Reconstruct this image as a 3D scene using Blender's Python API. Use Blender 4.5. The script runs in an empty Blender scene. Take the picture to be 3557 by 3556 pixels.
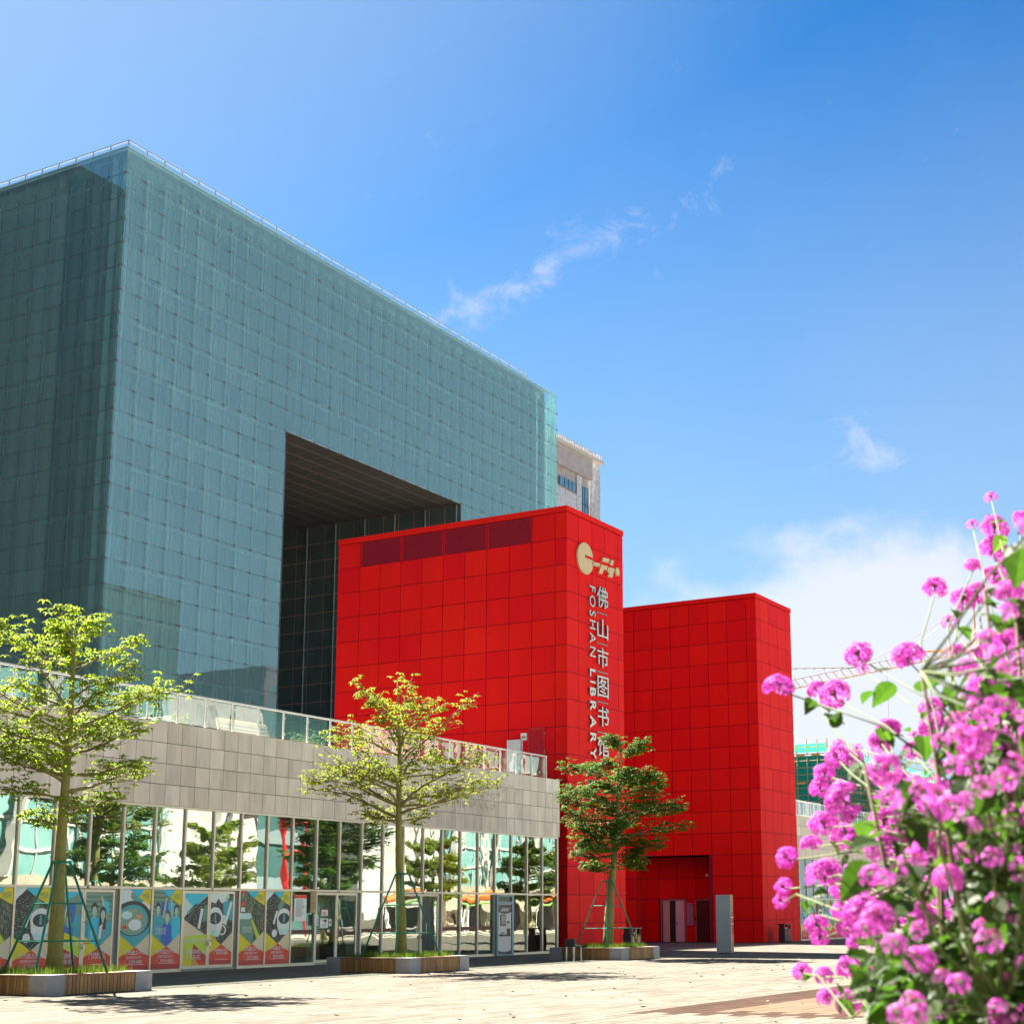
import bpy, math, random
from mathutils import Vector, Matrix
R=random.Random(7)
rad=math.radians
S=bpy.context.scene
C=bpy.data.collections.new("scene"); S.collection.children.link(C)

# ------------------------------------------------------------ camera
PITCH,ROLL,YAW=0.18707978,-0.00703290,0.494501812
fw=Vector((math.cos(YAW)*math.cos(PITCH),math.sin(YAW)*math.cos(PITCH),math.sin(PITCH)))
rt=Vector((math.sin(YAW),-math.cos(YAW),0)); up=rt.cross(fw)
r2=rt*math.cos(ROLL)+up*math.sin(ROLL); u2=-rt*math.sin(ROLL)+up*math.cos(ROLL)
cd=bpy.data.cameras.new("camera"); cam=bpy.data.objects.new("camera",cd); C.objects.link(cam)
M=Matrix((r2,u2,-fw)).transposed().to_4x4(); M.translation=Vector((0,0,1.65)); cam.matrix_world=M
cd.sensor_width=36; cd.lens=36*5228.74/3557
cd.shift_x=0.5-2113.73/3557; cd.shift_y=(2186.93-1778)/3557
cd.clip_start=0.1; cd.clip_end=3000
cd.dof.use_dof=True; cd.dof.focus_distance=48; cd.dof.aperture_fstop=10
S.camera=cam

# ------------------------------------------------------------ world, sun, exposure
SUN=Vector((0.32,0.90,1.0)).normalized()
SUN_EL=math.asin(SUN.z); SUN_AZ=math.atan2(SUN.x,SUN.y)   # rotation from +Y clockwise
W=bpy.data.worlds.new("World"); S.world=W; W.use_nodes=True
N=W.node_tree.nodes; L=W.node_tree.links; N.clear()
def wn(t,**k):
    n=N.new(t)
    for a,b in k.items(): setattr(n,a,b)
    return n
wo=wn('ShaderNodeOutputWorld'); bg=wn('ShaderNodeBackground'); bg.inputs[1].default_value=0.05
sky=wn('ShaderNodeTexSky',sky_type='NISHITA'); sky.sun_disc=False
sky.sun_elevation=SUN_EL; sky.sun_rotation=SUN_AZ; sky.altitude=0; sky.air_density=1.0; sky.dust_density=0.25; sky.ozone_density=2.0
hs=wn('ShaderNodeHueSaturation'); hs.inputs['Saturation'].default_value=1.26; hs.inputs['Value'].default_value=0.305
gm=wn('ShaderNodeGamma'); gm.inputs[1].default_value=1.42; L.new(sky.outputs[0],gm.inputs[0]); L.new(gm.outputs[0],hs.inputs['Color'])
tc=wn('ShaderNodeTexCoord')
def wmath(op,a,b=None,clamp=False):
    n=wn('ShaderNodeMath',operation=op); n.use_clamp=clamp
    for i,v in enumerate((a,b)):
        if v is None: continue
        if isinstance(v,(int,float)): n.inputs[i].default_value=v
        else: L.new(v,n.inputs[i])
    return n.outputs[0]
def wdot(v):
    n=wn('ShaderNodeVectorMath',operation='DOT_PRODUCT'); L.new(tc.outputs['Generated'],n.inputs[0]); n.inputs[1].default_value=v
    return n.outputs['Value']
def blob(c,su,sv,tilt=0.0):
    c=Vector(c).normalized(); a=Vector((c.y,-c.x,0)).normalized(); b=a.cross(c)
    a2=a*math.cos(tilt)+b*math.sin(tilt); b2=-a*math.sin(tilt)+b*math.cos(tilt)
    x=wmath('DIVIDE',wdot(a2),su); y=wmath('DIVIDE',wdot(b2),sv)
    q=wmath('ADD',wmath('MULTIPLY',x,x),wmath('MULTIPLY',y,y))
    front=wmath('GREATER_THAN',wdot(c),0.5)
    return wmath('MULTIPLY',wmath('SUBTRACT',1.0,wmath('SQRT',q),True),front)
def wnoise(scale,detail=8,rough=.55,dist=0,stretch=(1,1,1)):
    m=wn('ShaderNodeMapping'); m.inputs['Scale'].default_value=stretch; L.new(tc.outputs['Generated'],m.inputs[0])
    n=wn('ShaderNodeTexNoise'); n.inputs['Scale'].default_value=scale; n.inputs['Detail'].default_value=detail
    n.inputs['Roughness'].default_value=rough; n.inputs['Distortion'].default_value=dist; L.new(m.outputs[0],n.inputs['Vector'])
    return n.outputs['Fac']
def sstep(v,a,b):
    n=wn('ShaderNodeMapRange',interpolation_type='SMOOTHSTEP'); L.new(v,n.inputs[0])
    n.inputs[1].default_value=a; n.inputs[2].default_value=b; return n.outputs[0]
sep=wn('ShaderNodeSeparateXYZ'); L.new(tc.outputs['Generated'],sep.inputs[0])
nz=wnoise(5.5,10,.55,.2,(1,1,1.6))
# cumulus bank: two heaps on the right, and the same kind of cloud low all round the horizon
heap=wmath('ADD',blob((0.925,0.30,0.195),.20,.12),wmath('MULTIPLY',blob((0.90,0.385,0.13),.24,.09),.9))
low=wmath('MULTIPLY',sstep(sep.outputs[2],0.20,0.02),0.55)
nz2=wnoise(17,10,.6,.3,(1,1,1.3))
cum=sstep(wmath('ADD',wmath('ADD',wmath('MULTIPLY',nz,1.1),wmath('MULTIPLY',nz2,.45)),wmath('MULTIPLY',wmath('MAXIMUM',heap,low),.70)),1.0,1.32)
# thin wisps
nw=wnoise(24,11,.66,.6,(1,1,1.5))
w1=blob((0.780,0.465,0.408),.165,.027,0.45); w2=blob((0.912,0.286,0.292),.07,.030,-.7)
wisp=sstep(wmath('ADD',wmath('MULTIPLY',nw,1.5),wmath('MULTIPLY',wmath('MAXIMUM',w1,w2),.42)),.93,1.45)
veil=wmath('MULTIPLY',sstep(wnoise(2.2,7,.58),.38,.75),.05)
hz_lo=wmath('MULTIPLY',wmath('DIVIDE',wmath('SUBTRACT',.56,wmath('ABSOLUTE',sep.outputs[2])),.56,True),.96)
hz_sun=wmath('MULTIPLY',sstep(wdot(SUN),.70,1.0),.62)
hzf=wmath('MAXIMUM',hz_lo,hz_sun,True)
cl=wmath('MAXIMUM',wmath('MAXIMUM',wmath('MULTIPLY',cum,.72),wmath('MULTIPLY',wisp,.42)),veil,True)
mix=wn('ShaderNodeMix',data_type='RGBA'); L.new(cl,mix.inputs[0]); tn=wn('ShaderNodeMix',data_type='RGBA',blend_type='MULTIPLY'); tn.inputs[0].default_value=1; L.new(hs.outputs[0],tn.inputs[6]); tn.inputs[7].default_value=(.94,1.02,.93,1); hzm=wn('ShaderNodeMix',data_type='RGBA'); L.new(hzf,hzm.inputs[0]); L.new(tn.outputs[2],hzm.inputs[6]); hzm.inputs[7].default_value=(1.78,2.4,3.0,1); L.new(hzm.outputs[2],mix.inputs[6]); mix.inputs[7].default_value=(3.5,3.42,3.7,1)
L.new(mix.outputs[2],bg.inputs[0]); L.new(bg.outputs[0],wo.inputs[0])

sl=bpy.data.lights.new("sun",'SUN'); sl.energy=5.0; sl.angle=rad(.53); sl.color=(1,.92,.80)
so=bpy.data.objects.new("sun",sl); C.objects.link(so); so.rotation_euler=SUN.to_track_quat('Z','Y').to_euler(); so.location=(0,0,50)
S.view_settings.view_transform='Standard'; S.view_settings.look='None'; S.view_settings.gamma=1
S.view_settings.use_curve_mapping=False; S.view_settings.exposure=2.55
S.render.engine='CYCLES'
try:
    S.cycles.max_bounces=10; S.cycles.transparent_max_bounces=24; S.cycles.glossy_bounces=5
except Exception: pass

# ------------------------------------------------------------ materials
def mat(name):
    m=bpy.data.materials.new(name); m.use_nodes=True; return m
class NT:
    def __init__(s,m): s.m=m; s.n=m.node_tree.nodes; s.l=m.node_tree.links; s.n.clear(); s.out=s.n.new('ShaderNodeOutputMaterial')
    def add(s,t,**k):
        n=s.n.new(t)
        for a,b in k.items(): setattr(n,a,b)
        return n
    def put(s,sock,v):
        if isinstance(v,bpy.types.NodeSocket): s.l.new(v,sock)
        elif v is not None: sock.default_value=v
    def coords(s,kind='Object',scale=(1,1,1),jitter=0.0):
        t=s.add('ShaderNodeTexCoord'); v=t.outputs[kind]
        if jitter:
            oi=s.add('ShaderNodeObjectInfo'); mm=s.add('ShaderNodeMath',operation='MULTIPLY'); s.l.new(oi.outputs['Random'],mm.inputs[0]); mm.inputs[1].default_value=jitter
            a=s.add('ShaderNodeVectorMath',operation='ADD'); s.l.new(v,a.inputs[0]); s.l.new(mm.outputs[0],a.inputs[1]); v=a.outputs[0]
        m=s.add('ShaderNodeMapping'); s.l.new(v,m.inputs[0]); m.inputs['Scale'].default_value=scale
        return m.outputs[0]
    def noise(s,vec,scale,detail=5,rough=.55,dist=0):
        n=s.add('ShaderNodeTexNoise'); s.l.new(vec,n.inputs['Vector']); n.inputs['Scale'].default_value=scale
        n.inputs['Detail'].default_value=detail; n.inputs['Roughness'].default_value=rough; n.inputs['Distortion'].default_value=dist; return n.outputs['Fac']
    def ramp(s,f,stops,interp='LINEAR'):
        r=s.add('ShaderNodeValToRGB'); r.color_ramp.interpolation=interp; e=r.color_ramp.elements
        while len(e)<len(stops): e.new(.5)
        for x,(p,c) in zip(e,stops): x.position=p; x.color=(*c,1)
        s.l.new(f,r.inputs[0]); return r.outputs[0]
    def mixc(s,f,a,b,mode='MIX'):
        m=s.add('ShaderNodeMix',data_type='RGBA',blend_type=mode); s.put(m.inputs[0],f)
        s.put(m.inputs[6],(*a,1) if isinstance(a,tuple) else a); s.put(m.inputs[7],(*b,1) if isinstance(b,tuple) else b); return m.outputs[2]
    def bump(s,h,dist,strength=1.0):
        b=s.add('ShaderNodeBump'); s.l.new(h,b.inputs['Height']); b.inputs['Distance'].default_value=dist; b.inputs['Strength'].default_value=strength; return b.outputs[0]
    def pbr(s,col,rough=.6,metal=0,spec=.5,normal=None,coat=0,**kw):
        p=s.add('ShaderNodeBsdfPrincipled'); s.put(p.inputs['Base Color'],(*col,1) if isinstance(col,tuple) else col)
        s.put(p.inputs['Roughness'],rough); p.inputs['Metallic'].default_value=metal; p.inputs['Specular IOR Level'].default_value=spec
        p.inputs['Coat Weight'].default_value=coat
        if normal is not None: s.l.new(normal,p.inputs['Normal'])
        return p.outputs[0]
    def end(s,sh): s.l.new(sh,s.out.inputs[0]); return s.m
def simple(name,col,rough=.6,metal=0,var=.12,scale=3.0,jit=0,bump=0,spec=.5,coat=0):
    """plain paint or metal with a little uneven wear"""
    t=NT(mat(name)); v=t.coords('Object',jitter=jit or 3.0)
    n=t.noise(v,scale,6,.6); c=t.ramp(n,[(.25,tuple(x*(1-var) for x in col)),(.75,tuple(min(1,x*(1+var)) for x in col))])
    nb=t.bump(t.noise(v,scale*9,4),bump) if bump else None
    return t.end(t.pbr(c,rough,metal,spec,nb,coat))
def perobj(name,cols,rough=.5,scale=2.5,wear=.12,bump=0.0,metal=0,spec=.5,streak=False,coat=0,grain=0):
    """colour picked per object (Object Info Random) plus wear"""
    t=NT(mat(name)); oi=t.add('ShaderNodeObjectInfo'); k=len(cols)
    c=t.ramp(oi.outputs['Random'],[(i/max(1,k-1),c) for i,c in enumerate(cols)])
    v=t.coords('Object',scale=(1,1,.25) if streak else (1,1,1),jitter=37.0)
    n=t.noise(v,scale,7,.62)
    d=t.ramp(n,[(.3,(1-wear,)*3),(.7,(1+wear*.4,)*3)])
    c=t.mixc(1.0,c,d,'MULTIPLY')
    if grain:
        g=t.ramp(t.noise(t.coords('Object',jitter=11.0),90,3,.7),[(.3,(1-grain,)*3),(.7,(1+grain,)*3)]); c=t.mixc(1.0,c,g,'MULTIPLY')
    nb=t.bump(n,bump) if bump else None
    return t.end(t.pbr(c,rough,metal,spec,nb,coat))
RED=perobj('red_panel_paint',[(0.7912, 0.011, 0.0138), (0.828, 0.0147, 0.012), (0.7636, 0.0092, 0.0156), (0.8372, 0.0184, 0.012), (0.8096, 0.0129, 0.0138)],rough=.5,scale=.6,wear=.10,bump=.004,spec=.05,streak=True)
REDJ=simple('red_panel_backing',(.24,.006,.035),.8)
REDD=simple('red_louvre_paint',(.55,.006,.016),.45)
STONE=perobj('cladding_stone',[(.87,.75,.63),(.90,.785,.67),(.81,.69,.575),(.88,.765,.645),(.90,.80,.69),(.84,.715,.60)],rough=.75,scale=1.1,wear=.30,bump=.003,streak=True,grain=.10)
JOINT=simple('stone_joint',(.10,.085,.075),.9)
FRAME=simple('aluminium_frame',(.80,.70,.57),.42,.25,.06)
METW=simple('white_metal',(.70,.70,.68),.4,.1,.05)
STEEL=simple('brushed_steel',(.55,.55,.55),.28,.9,.05)
DARKM=simple('dark_metal',(.045,.045,.05),.45,.2)
WHITE=simple('white_paint',(.78,.78,.76),.5,0,.05)
CREAM=simple('cream_paint',(.62,.56,.48),.6,0,.06)
GREENP=simple('green_paint',(.006,.16,.105),.4,.1,.15)
GOLD=simple('gold_sign_metal',(.72,.52,.28),.42,.25,.10,1.5)
SILVER=simple('letter_metal',(.66,.66,.64),.38,.35,.10,3)
SILVERD=simple('letter_side_metal',(.30,.29,.27),.45,.5,.10,3)
CONC=simple('concrete',(.38,.36,.33),.85,0,.15,1.2,bump=.004)
GREYSIGN=simple('grey_sign_metal',(.56,.59,.65),.35,.3,.05,1.5)
BROWNP=simple('brown_sign_print',(.42,.15,.06),.5)
GRANITE=(lambda t:(t.end(t.pbr(t.mixc(.55,t.ramp(t.noise(t.coords('Object',jitter=9),2.2,6,.7),[(.3,(.13,.14,.16)),(.7,(.36,.36,.37))]),t.ramp(t.noise(t.coords('Object'),60,4,.8),[(.35,(.14,.15,.17)),(.65,(.48,.48,.49))])),.7))))(NT(mat('granite')))
WOOD=perobj('wood_slat',[(.36,.19,.07),(.28,.145,.055),(.42,.235,.085),(.24,.12,.05),(.34,.175,.06)],rough=.6,scale=4,wear=.35,bump=.003,streak=True)
SOIL=simple('soil',(.055,.04,.028),.95,0,.3,6,bump=.02)
# glazing of the podium: mirror-like coated glass, each pane slightly warped
def glassmat(name,tint,refl,wob=.0035,wscale=1.0,rough=0.0,gtint=(.93,.98,.94),milky=0,mcol=(.2,.4,.4),jit=31.0,coords=(1,1,1)):
    t=NT(mat(name)); v=t.coords('Object',scale=coords,jitter=jit)
    nb=t.bump(t.noise(v,wscale,2.2,.45),wob)
    tr=t.add('ShaderNodeBsdfTransparent'); tr.inputs[0].default_value=(*tint,1)
    gl=t.add('ShaderNodeBsdfGlossy'); gl.inputs['Color'].default_value=(*gtint,1); gl.inputs['Roughness'].default_value=rough; t.l.new(nb,gl.inputs['Normal'])
    ge=t.add('ShaderNodeNewGeometry'); dt=t.add('ShaderNodeVectorMath',operation='DOT_PRODUCT'); t.l.new(ge.outputs['Normal'],dt.inputs[0]); t.l.new(ge.outputs['Incoming'],dt.inputs[1])
    ab=t.add('ShaderNodeMath',operation='ABSOLUTE'); t.l.new(dt.outputs['Value'],ab.inputs[0]); su=t.add('ShaderNodeMath',operation='SUBTRACT'); su.inputs[0].default_value=1; t.l.new(ab.outputs[0],su.inputs[1])
    pw=t.add('ShaderNodeMath',operation='POWER'); t.l.new(su.outputs[0],pw.inputs[0]); pw.inputs[1].default_value=5
    mr=t.add('ShaderNodeMapRange'); t.l.new(pw.outputs[0],mr.inputs[0]); mr.inputs[1].default_value=0.0; mr.inputs[2].default_value=1; mr.inputs[3].default_value=refl; mr.inputs[4].default_value=1.0
    m=t.add('ShaderNodeMixShader'); t.l.new(mr.outputs[0],m.inputs[0]); t.l.new(tr.outputs[0],m.inputs[1]); t.l.new(gl.outputs[0],m.inputs[2]); o=m.outputs[0]
    if milky:
        d=t.add('ShaderNodeBsdfDiffuse'); oi=t.add('ShaderNodeObjectInfo')
        c=t.ramp(oi.outputs['Random'],[(0,tuple(x*.9 for x in mcol)),(1,tuple(x*1.1 for x in mcol))]); t.l.new(c,d.inputs[0])
        m2=t.add('ShaderNodeMixShader'); m2.inputs[0].default_value=milky; t.l.new(o,m2.inputs[1]); t.l.new(d.outputs[0],m2.inputs[2]); o=m2.outputs[0]
    return t.end(o)
GLASS=glassmat('podium_glass',(.70,.80,.76),.27,.0045,.75,coords=(1,1,.8))
GLASSC=glassmat('clear_glass',(.86,.92,.90),.13,.003,.8)
RAILG=glassmat('railing_glass',(.90,.96,.95),.10,.004,.7)
TOWERG=glassmat('tower_glass',(.87,.965,.95),.17,.0018,.35,gtint=(.85,.97,.92),milky=.17,mcol=(.50,.81,.79),coords=(1,1,1))
TGD=glassmat('tower_inner_glass',(.10,.17,.20),.25,.001,.3,gtint=(.5,.7,.8),milky=.5,mcol=(.10,.22,.27))
def facadepanel(name,col,rough=.5): return perobj(name,[tuple(x*k for x in col) for k in (.85,1.0,1.12,.95)],rough,1.0,.08)
TP1=simple('tower_panel_grey_green',(.50,.68,.63),.5,0,.08,.4)
TP2=simple('tower_panel_blue_grey',(.32,.52,.56),.35,0,.12,.4)
TP3=simple('tower_panel_pale',(.60,.76,.72),.5,0,.08,.4)
TFIN=simple('tower_fin',(.34,.45,.42),.4,.1,.08,.4)
TBAND=simple('tower_band',(.50,.64,.60),.5,0,.1,.4)
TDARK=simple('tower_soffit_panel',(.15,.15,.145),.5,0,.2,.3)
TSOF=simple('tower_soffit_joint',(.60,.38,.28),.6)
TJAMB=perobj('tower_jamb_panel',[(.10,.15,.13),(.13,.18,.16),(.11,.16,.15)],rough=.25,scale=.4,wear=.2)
# ground
def paver(name,cols,bump=.0015):
    t=NT(mat(name)); oi=t.add('ShaderNodeObjectInfo'); at=t.add('ShaderNodeAttribute',attribute_name='tone'); 
    ad=t.add('ShaderNodeMath',operation='ADD'); t.l.new(oi.outputs['Random'],ad.inputs[0]); t.l.new(at.outputs['Fac'],ad.inputs[1])
    fr=t.add('ShaderNodeMath',operation='FRACT'); t.l.new(ad.outputs[0],fr.inputs[0])
    c=t.ramp(fr.outputs[0],[(i/(len(cols)-1),x) for i,x in enumerate(cols)])
    g=t.add('ShaderNodeNewGeometry'); mp=t.add('ShaderNodeMapping'); t.l.new(g.outputs['Position'],mp.inputs[0])
    d=t.ramp(t.noise(mp.outputs[0],.35,6,.6),[(.3,(.86,.85,.84)),(.7,(1.06,1.05,1.04))]); c=t.mixc(1.0,c,d,'MULTIPLY')
    s_=t.ramp(t.noise(mp.outputs[0],2.3,7,.72),[(.30,(.74,.72,.69)),(.47,(1,1,1))]); c=t.mixc(.8,c,s_,'MULTIPLY')
    h=t.noise(mp.outputs[0],45,4,.7); c=t.mixc(1.0,c,t.ramp(h,[(.3,(.93,.93,.93)),(.7,(1.05,1.05,1.05))]),'MULTIPLY')
    return t.end(t.pbr(c,.9,0,.04,t.bump(h,bump)))
PAVE=paver('paving_stone',[(0.1619, 0.1469, 0.1238), (0.1851, 0.1701, 0.143), (0.1389, 0.1252, 0.1034), (0.1715, 0.1579, 0.1333), (0.1986, 0.181, 0.1525)])
PAVEB=paver('paving_brown',[(0.0651, 0.0409, 0.031), (0.0744, 0.0471, 0.0353), (0.0589, 0.0372, 0.0279)])
PAVEP=paver('paving_peach',[(0.1759, 0.1098, 0.0772), (0.193, 0.1219, 0.0858), (0.163, 0.1012, 0.0712), (0.2016, 0.1287, 0.0919)])
PJ=simple('paving_joint',(.13,.12,.105),.95,0,.2,2)

# ------------------------------------------------------------ mesh helpers
class MB:
    def __init__(s): s.v=[]; s.f=[]; s.mi=[]; s.mats=[]; s.cur=0
    def use(s,m):
        if m not in s.mats: s.mats.append(m)
        s.cur=s.mats.index(m); return s
    def face(s,pts):
        b=len(s.v); s.v+= [tuple(p) for p in pts]; s.f.append(tuple(range(b,b+len(pts)))); s.mi.append(s.cur)
    def box(s,a,b):
        x0,y0,z0=[min(p,q) for p,q in zip(a,b)]; x1,y1,z1=[max(p,q) for p,q in zip(a,b)]; k=len(s.v)
        s.v+=[(x0,y0,z0),(x1,y0,z0),(x1,y1,z0),(x0,y1,z0),(x0,y0,z1),(x1,y0,z1),(x1,y1,z1),(x0,y1,z1)]
        for q in ((0,3,2,1),(4,5,6,7),(0,1,5,4),(1,2,6,5),(2,3,7,6),(3,0,4,7)): s.f.append(tuple(k+i for i in q)); s.mi.append(s.cur)
        return s
    def tube(s,pts,radii,n=8,cap=True):
        pts=[Vector(p) for p in pts]
        if not hasattr(radii,'__len__'): radii=[radii]*len(pts)
        k=len(s.v); ref=None
        for i,p in enumerate(pts):
            d=(pts[min(i+1,len(pts)-1)]-pts[max(i-1,0)]); d=d.normalized() if d.length>1e-9 else Vector((0,0,1))
            if ref is None: ref=Vector((1,0,0)) if abs(d.x)<.8 else Vector((0,1,0))
            a=(ref-d*ref.dot(d)); a=a.normalized() if a.length>1e-6 else d.orthogonal().normalized(); ref=a; b=d.cross(a)
            for j in range(n):
                t=2*math.pi*j/n; s.v.append(tuple(p+(a*math.cos(t)+b*math.sin(t))*radii[i]))
        for i in range(len(pts)-1):
            for j in range(n):
                s.f.append((k+i*n+j,k+i*n+(j+1)%n,k+(i+1)*n+(j+1)%n,k+(i+1)*n+j)); s.mi.append(s.cur)
        if cap:
            s.f.append(tuple(k+j for j in range(n-1,-1,-1))); s.mi.append(s.cur)
            s.f.append(tuple(k+(len(pts)-1)*n+j for j in range(n))); s.mi.append(s.cur)
        return s
    def bar(s,a,b,r,n=4): return s.tube([a,b],r,n)
    def mesh(s,name,smooth=False):
        me=bpy.data.meshes.new(name); me.from_pydata(s.v,[],s.f)
        for m in s.mats: me.materials.append(m)
        if len(s.mats)>1: me.polygons.foreach_set('material_index',s.mi)
        if smooth: me.polygons.foreach_set('use_smooth',[True]*len(me.polygons))
        me.update(); return me
def link(name,me,parent=None,loc=None,**props):
    o=bpy.data.objects.new(name,me); C.objects.link(o)
    if parent is not None: o.parent=parent
    if loc is not None: o.location=loc
    for k,v in props.items(): o[k]=v
    return o
def build(name,mb,m=None,parent=None,smooth=False,loc=None,**props):
    if m is not None and not mb.mats: mb.use(m)
    return link(name,mb.mesh(name,smooth),parent,loc,**props)
def thing(name,label,cat,loc=(0,0,0),group=None,rotz=0):
    o=bpy.data.objects.new(name,None); C.objects.link(o); o.location=loc; o.rotation_euler=(0,0,rotz); o.empty_display_size=.2
    o['label']=label; o['category']=cat
    if group: o['group']=group
    return o
def tag(o,label,cat,group=None):
    o['label']=label; o['category']=cat
    if group: o['group']=group
    return o
def bx(name,a,b,m,parent=None,**p): 
    mb=MB().use(m).box(a,b); return build(name,mb,None,parent,**p)
def dup(root,loc,label,group=None,rotz=None):
    def cp(o,par):
        c=o.copy(); C.objects.link(c); c.parent=par
        for ch in kids.get(o,[]): cp(ch,c)
        return c
    kids={}
    for o in C.objects:
        if o.parent: kids.setdefault(o.parent,[]).append(o)
    r=cp(root,None); r.location=loc; r['label']=label
    if group: r['group']=group
    if rotz is not None: r.rotation_euler=(0,0,rotz)
    return r
_cache={}
def unitpanel(w,h,t,axis,m,bev=0.0):
    """panel centred on its own origin, outward face on its negative axis"""
    k=(round(w,3),round(h,3),t,axis,m.name)
    if k not in _cache:
        mb=MB().use(m)
        if axis=='A': mb.box((-w/2,0,-h/2),(w/2,t,h/2))
        else: mb.box((0,-w/2,-h/2),(t,w/2,h/2))
        _cache[k]=mb.mesh('panel')
    return _cache[k]
def grid_panels(parent,name,axis,plane,us,vs,m,gap=.03,t=.04,skip=None,jit=.0,outname=None,maxn=None,key=None):
    """panels of a cladding grid; axis 'A': plane is y, u is x ; axis 'B': plane is x, u is y"""
    cells=[]
    for i in range(len(us)-1):
        for j in range(len(vs)-1):
            u0,u1,v0,v1=us[i],us[i+1],vs[j],vs[j+1]
            if skip and skip((u0+u1)/2,(v0+v1)/2): continue
            cells.append((u0,u1,v0,v1))
    for u0,u1,v0,v1 in cells:
        me=unitpanel(u1-u0-gap,v1-v0-gap,t,axis,m); d=R.uniform(-jit,jit)
        loc=((u0+u1)/2,plane+d,(v0+v1)/2) if axis=='A' else (plane+d,(u0+u1)/2,(v0+v1)/2)
        link(name,me,parent,loc)
def text_mesh(body,size,ext=0.0,offset=0.0,align='CENTER',m=None,spacing=1.0,mside=None):
    k=('t',body,size,ext,offset,align,m.name if m else None,spacing)
    if k in _cache: return _cache[k]
    cu=bpy.data.curves.new('text','FONT'); cu.body=body; cu.size=size; cu.extrude=ext; cu.offset=offset; cu.align_x=align; cu.align_y='CENTER'; cu.space_character=spacing
    cu.resolution_u=3
    o=bpy.data.objects.new('text',cu); S.collection.objects.link(o); bpy.context.view_layer.update()
    dg=bpy.context.evaluated_depsgraph_get(); me=bpy.data.meshes.new_from_object(o.evaluated_get(dg))
    bpy.data.objects.remove(o); me.materials.clear()
    if m: me.materials.append(m)
    if mside:
        me.materials.append(mside)
        for p in me.polygons:
            if abs(p.normal.z)<.5: p.material_index=1
    _cache[k]=me; return me
def bounds(me):
    xs=[v.co.x for v in me.vertices]; ys=[v.co.y for v in me.vertices]
    return (min(xs),max(xs),min(ys),max(ys)) if xs else (0,1,0,1)
# ============================================================ GROUND
YP=34.8                                     # common front plane of podium and red buildings
ZT=0.0
gnd=MB().use(PJ); gnd.face([(-600,-600,-.024),(1500,-600,-.024),(1500,1500,-.024),(-600,1500,-.024)])
ground=build('ground',gnd,None,None,kind='structure')
# paving areas: the brown bordered field lies at the lower right of the square
def in_peach(x,y): return 24.6<x<33.4 and 2.0<y<11.15
def in_brown(x,y): return 23.4<x<60 and 1.0<y<12.3 and not (in_peach(x,y) or (34.6<x<59 and 2<y<11.15))
plaza=link('plaza_paving',None,None); plaza['kind']='structure'
PW,PD=.90,.30
cells=[]
def add_cells(x0,x1,y0,y1,w,d):
    r=0; y=y0
    while y<y1:
        x=x0-(w/2 if r%2 else 0)
        while x<x1: cells.append((x,y,w,d)); x+=w
        y+=d; r+=1
add_cells(14.4,100,-3,YP-.0,PW,PD)
def vis(x,y):
    a=math.degrees(math.atan2(y,x))
    return 12.0<a<51.5 and math.hypot(x,y)>21.4
cand=sorted([c for c in cells if vis(c[0]+c[2]/2,c[1]+c[3]/2)],key=lambda c:math.hypot(c[0]+c[2]/2,c[1]+c[3]/2))
single=set(cand[:290])
def pmat(x,y):
    if in_peach(x,y) or (34.6<x<59 and 2<y<11.15): return PAVEP
    if in_brown(x,y): return PAVEB
    return PAVE
tone=[]; rest=MB()
for c in cells:
    x,y,w,d=c; cx,cy=x+w/2,y+d/2
    if abs(cx-38)<0: continue
    h=R.uniform(-.0015,.0015); m=pmat(cx,cy)
    if c in single:
        key=('paver',m.name)
        if key not in _cache:
            mb=MB().use(m); mb.box((-w/2+.006,-d/2+.007,-.02),(w/2-.006,d/2-.007,0)); _cache[key]=mb.mesh('paver')
        link('paving_stone',_cache[key],plaza,(cx,cy,h))
    else:
        rest.use(m).box((x+.006,y+.007,-.02),(x+w-.006,y+d-.007,h)); tone+= [R.random()]*6
ro=build('paving_field',rest,None,plaza,kind='stuff')
at=ro.data.attributes.new('tone','FLOAT','FACE'); at.data.foreach_set('value',tone)
# plain paving beyond the laid part of the square
far=MB().use(PAVE); PALE=paver('paving_bounce_pale',[(.52,.47,.40),(.57,.52,.45)])
for a,b in (((-200,-3),(14.4-.01,YP+40)),((100.5,-3),(400,YP-.01)),((14.4,YP+.3),(400,YP+60))):
    far.face([(a[0],a[1],-.006),(b[0],a[1],-.006),(b[0],b[1],-.006),(a[0],b[1],-.006)])
build('square_surface',far,None,None,kind='structure')
pl_=MB().use(PALE); pl_.face([(-200,-200,-.006),(400,-200,-.006),(400,-3.01,-.006),(-200,-3.01,-.006)]); build('bounce_forecourt',pl_,None,None,kind='structure')  # unseen ground, made pale to bounce sunlight onto the shaded fronts

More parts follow.
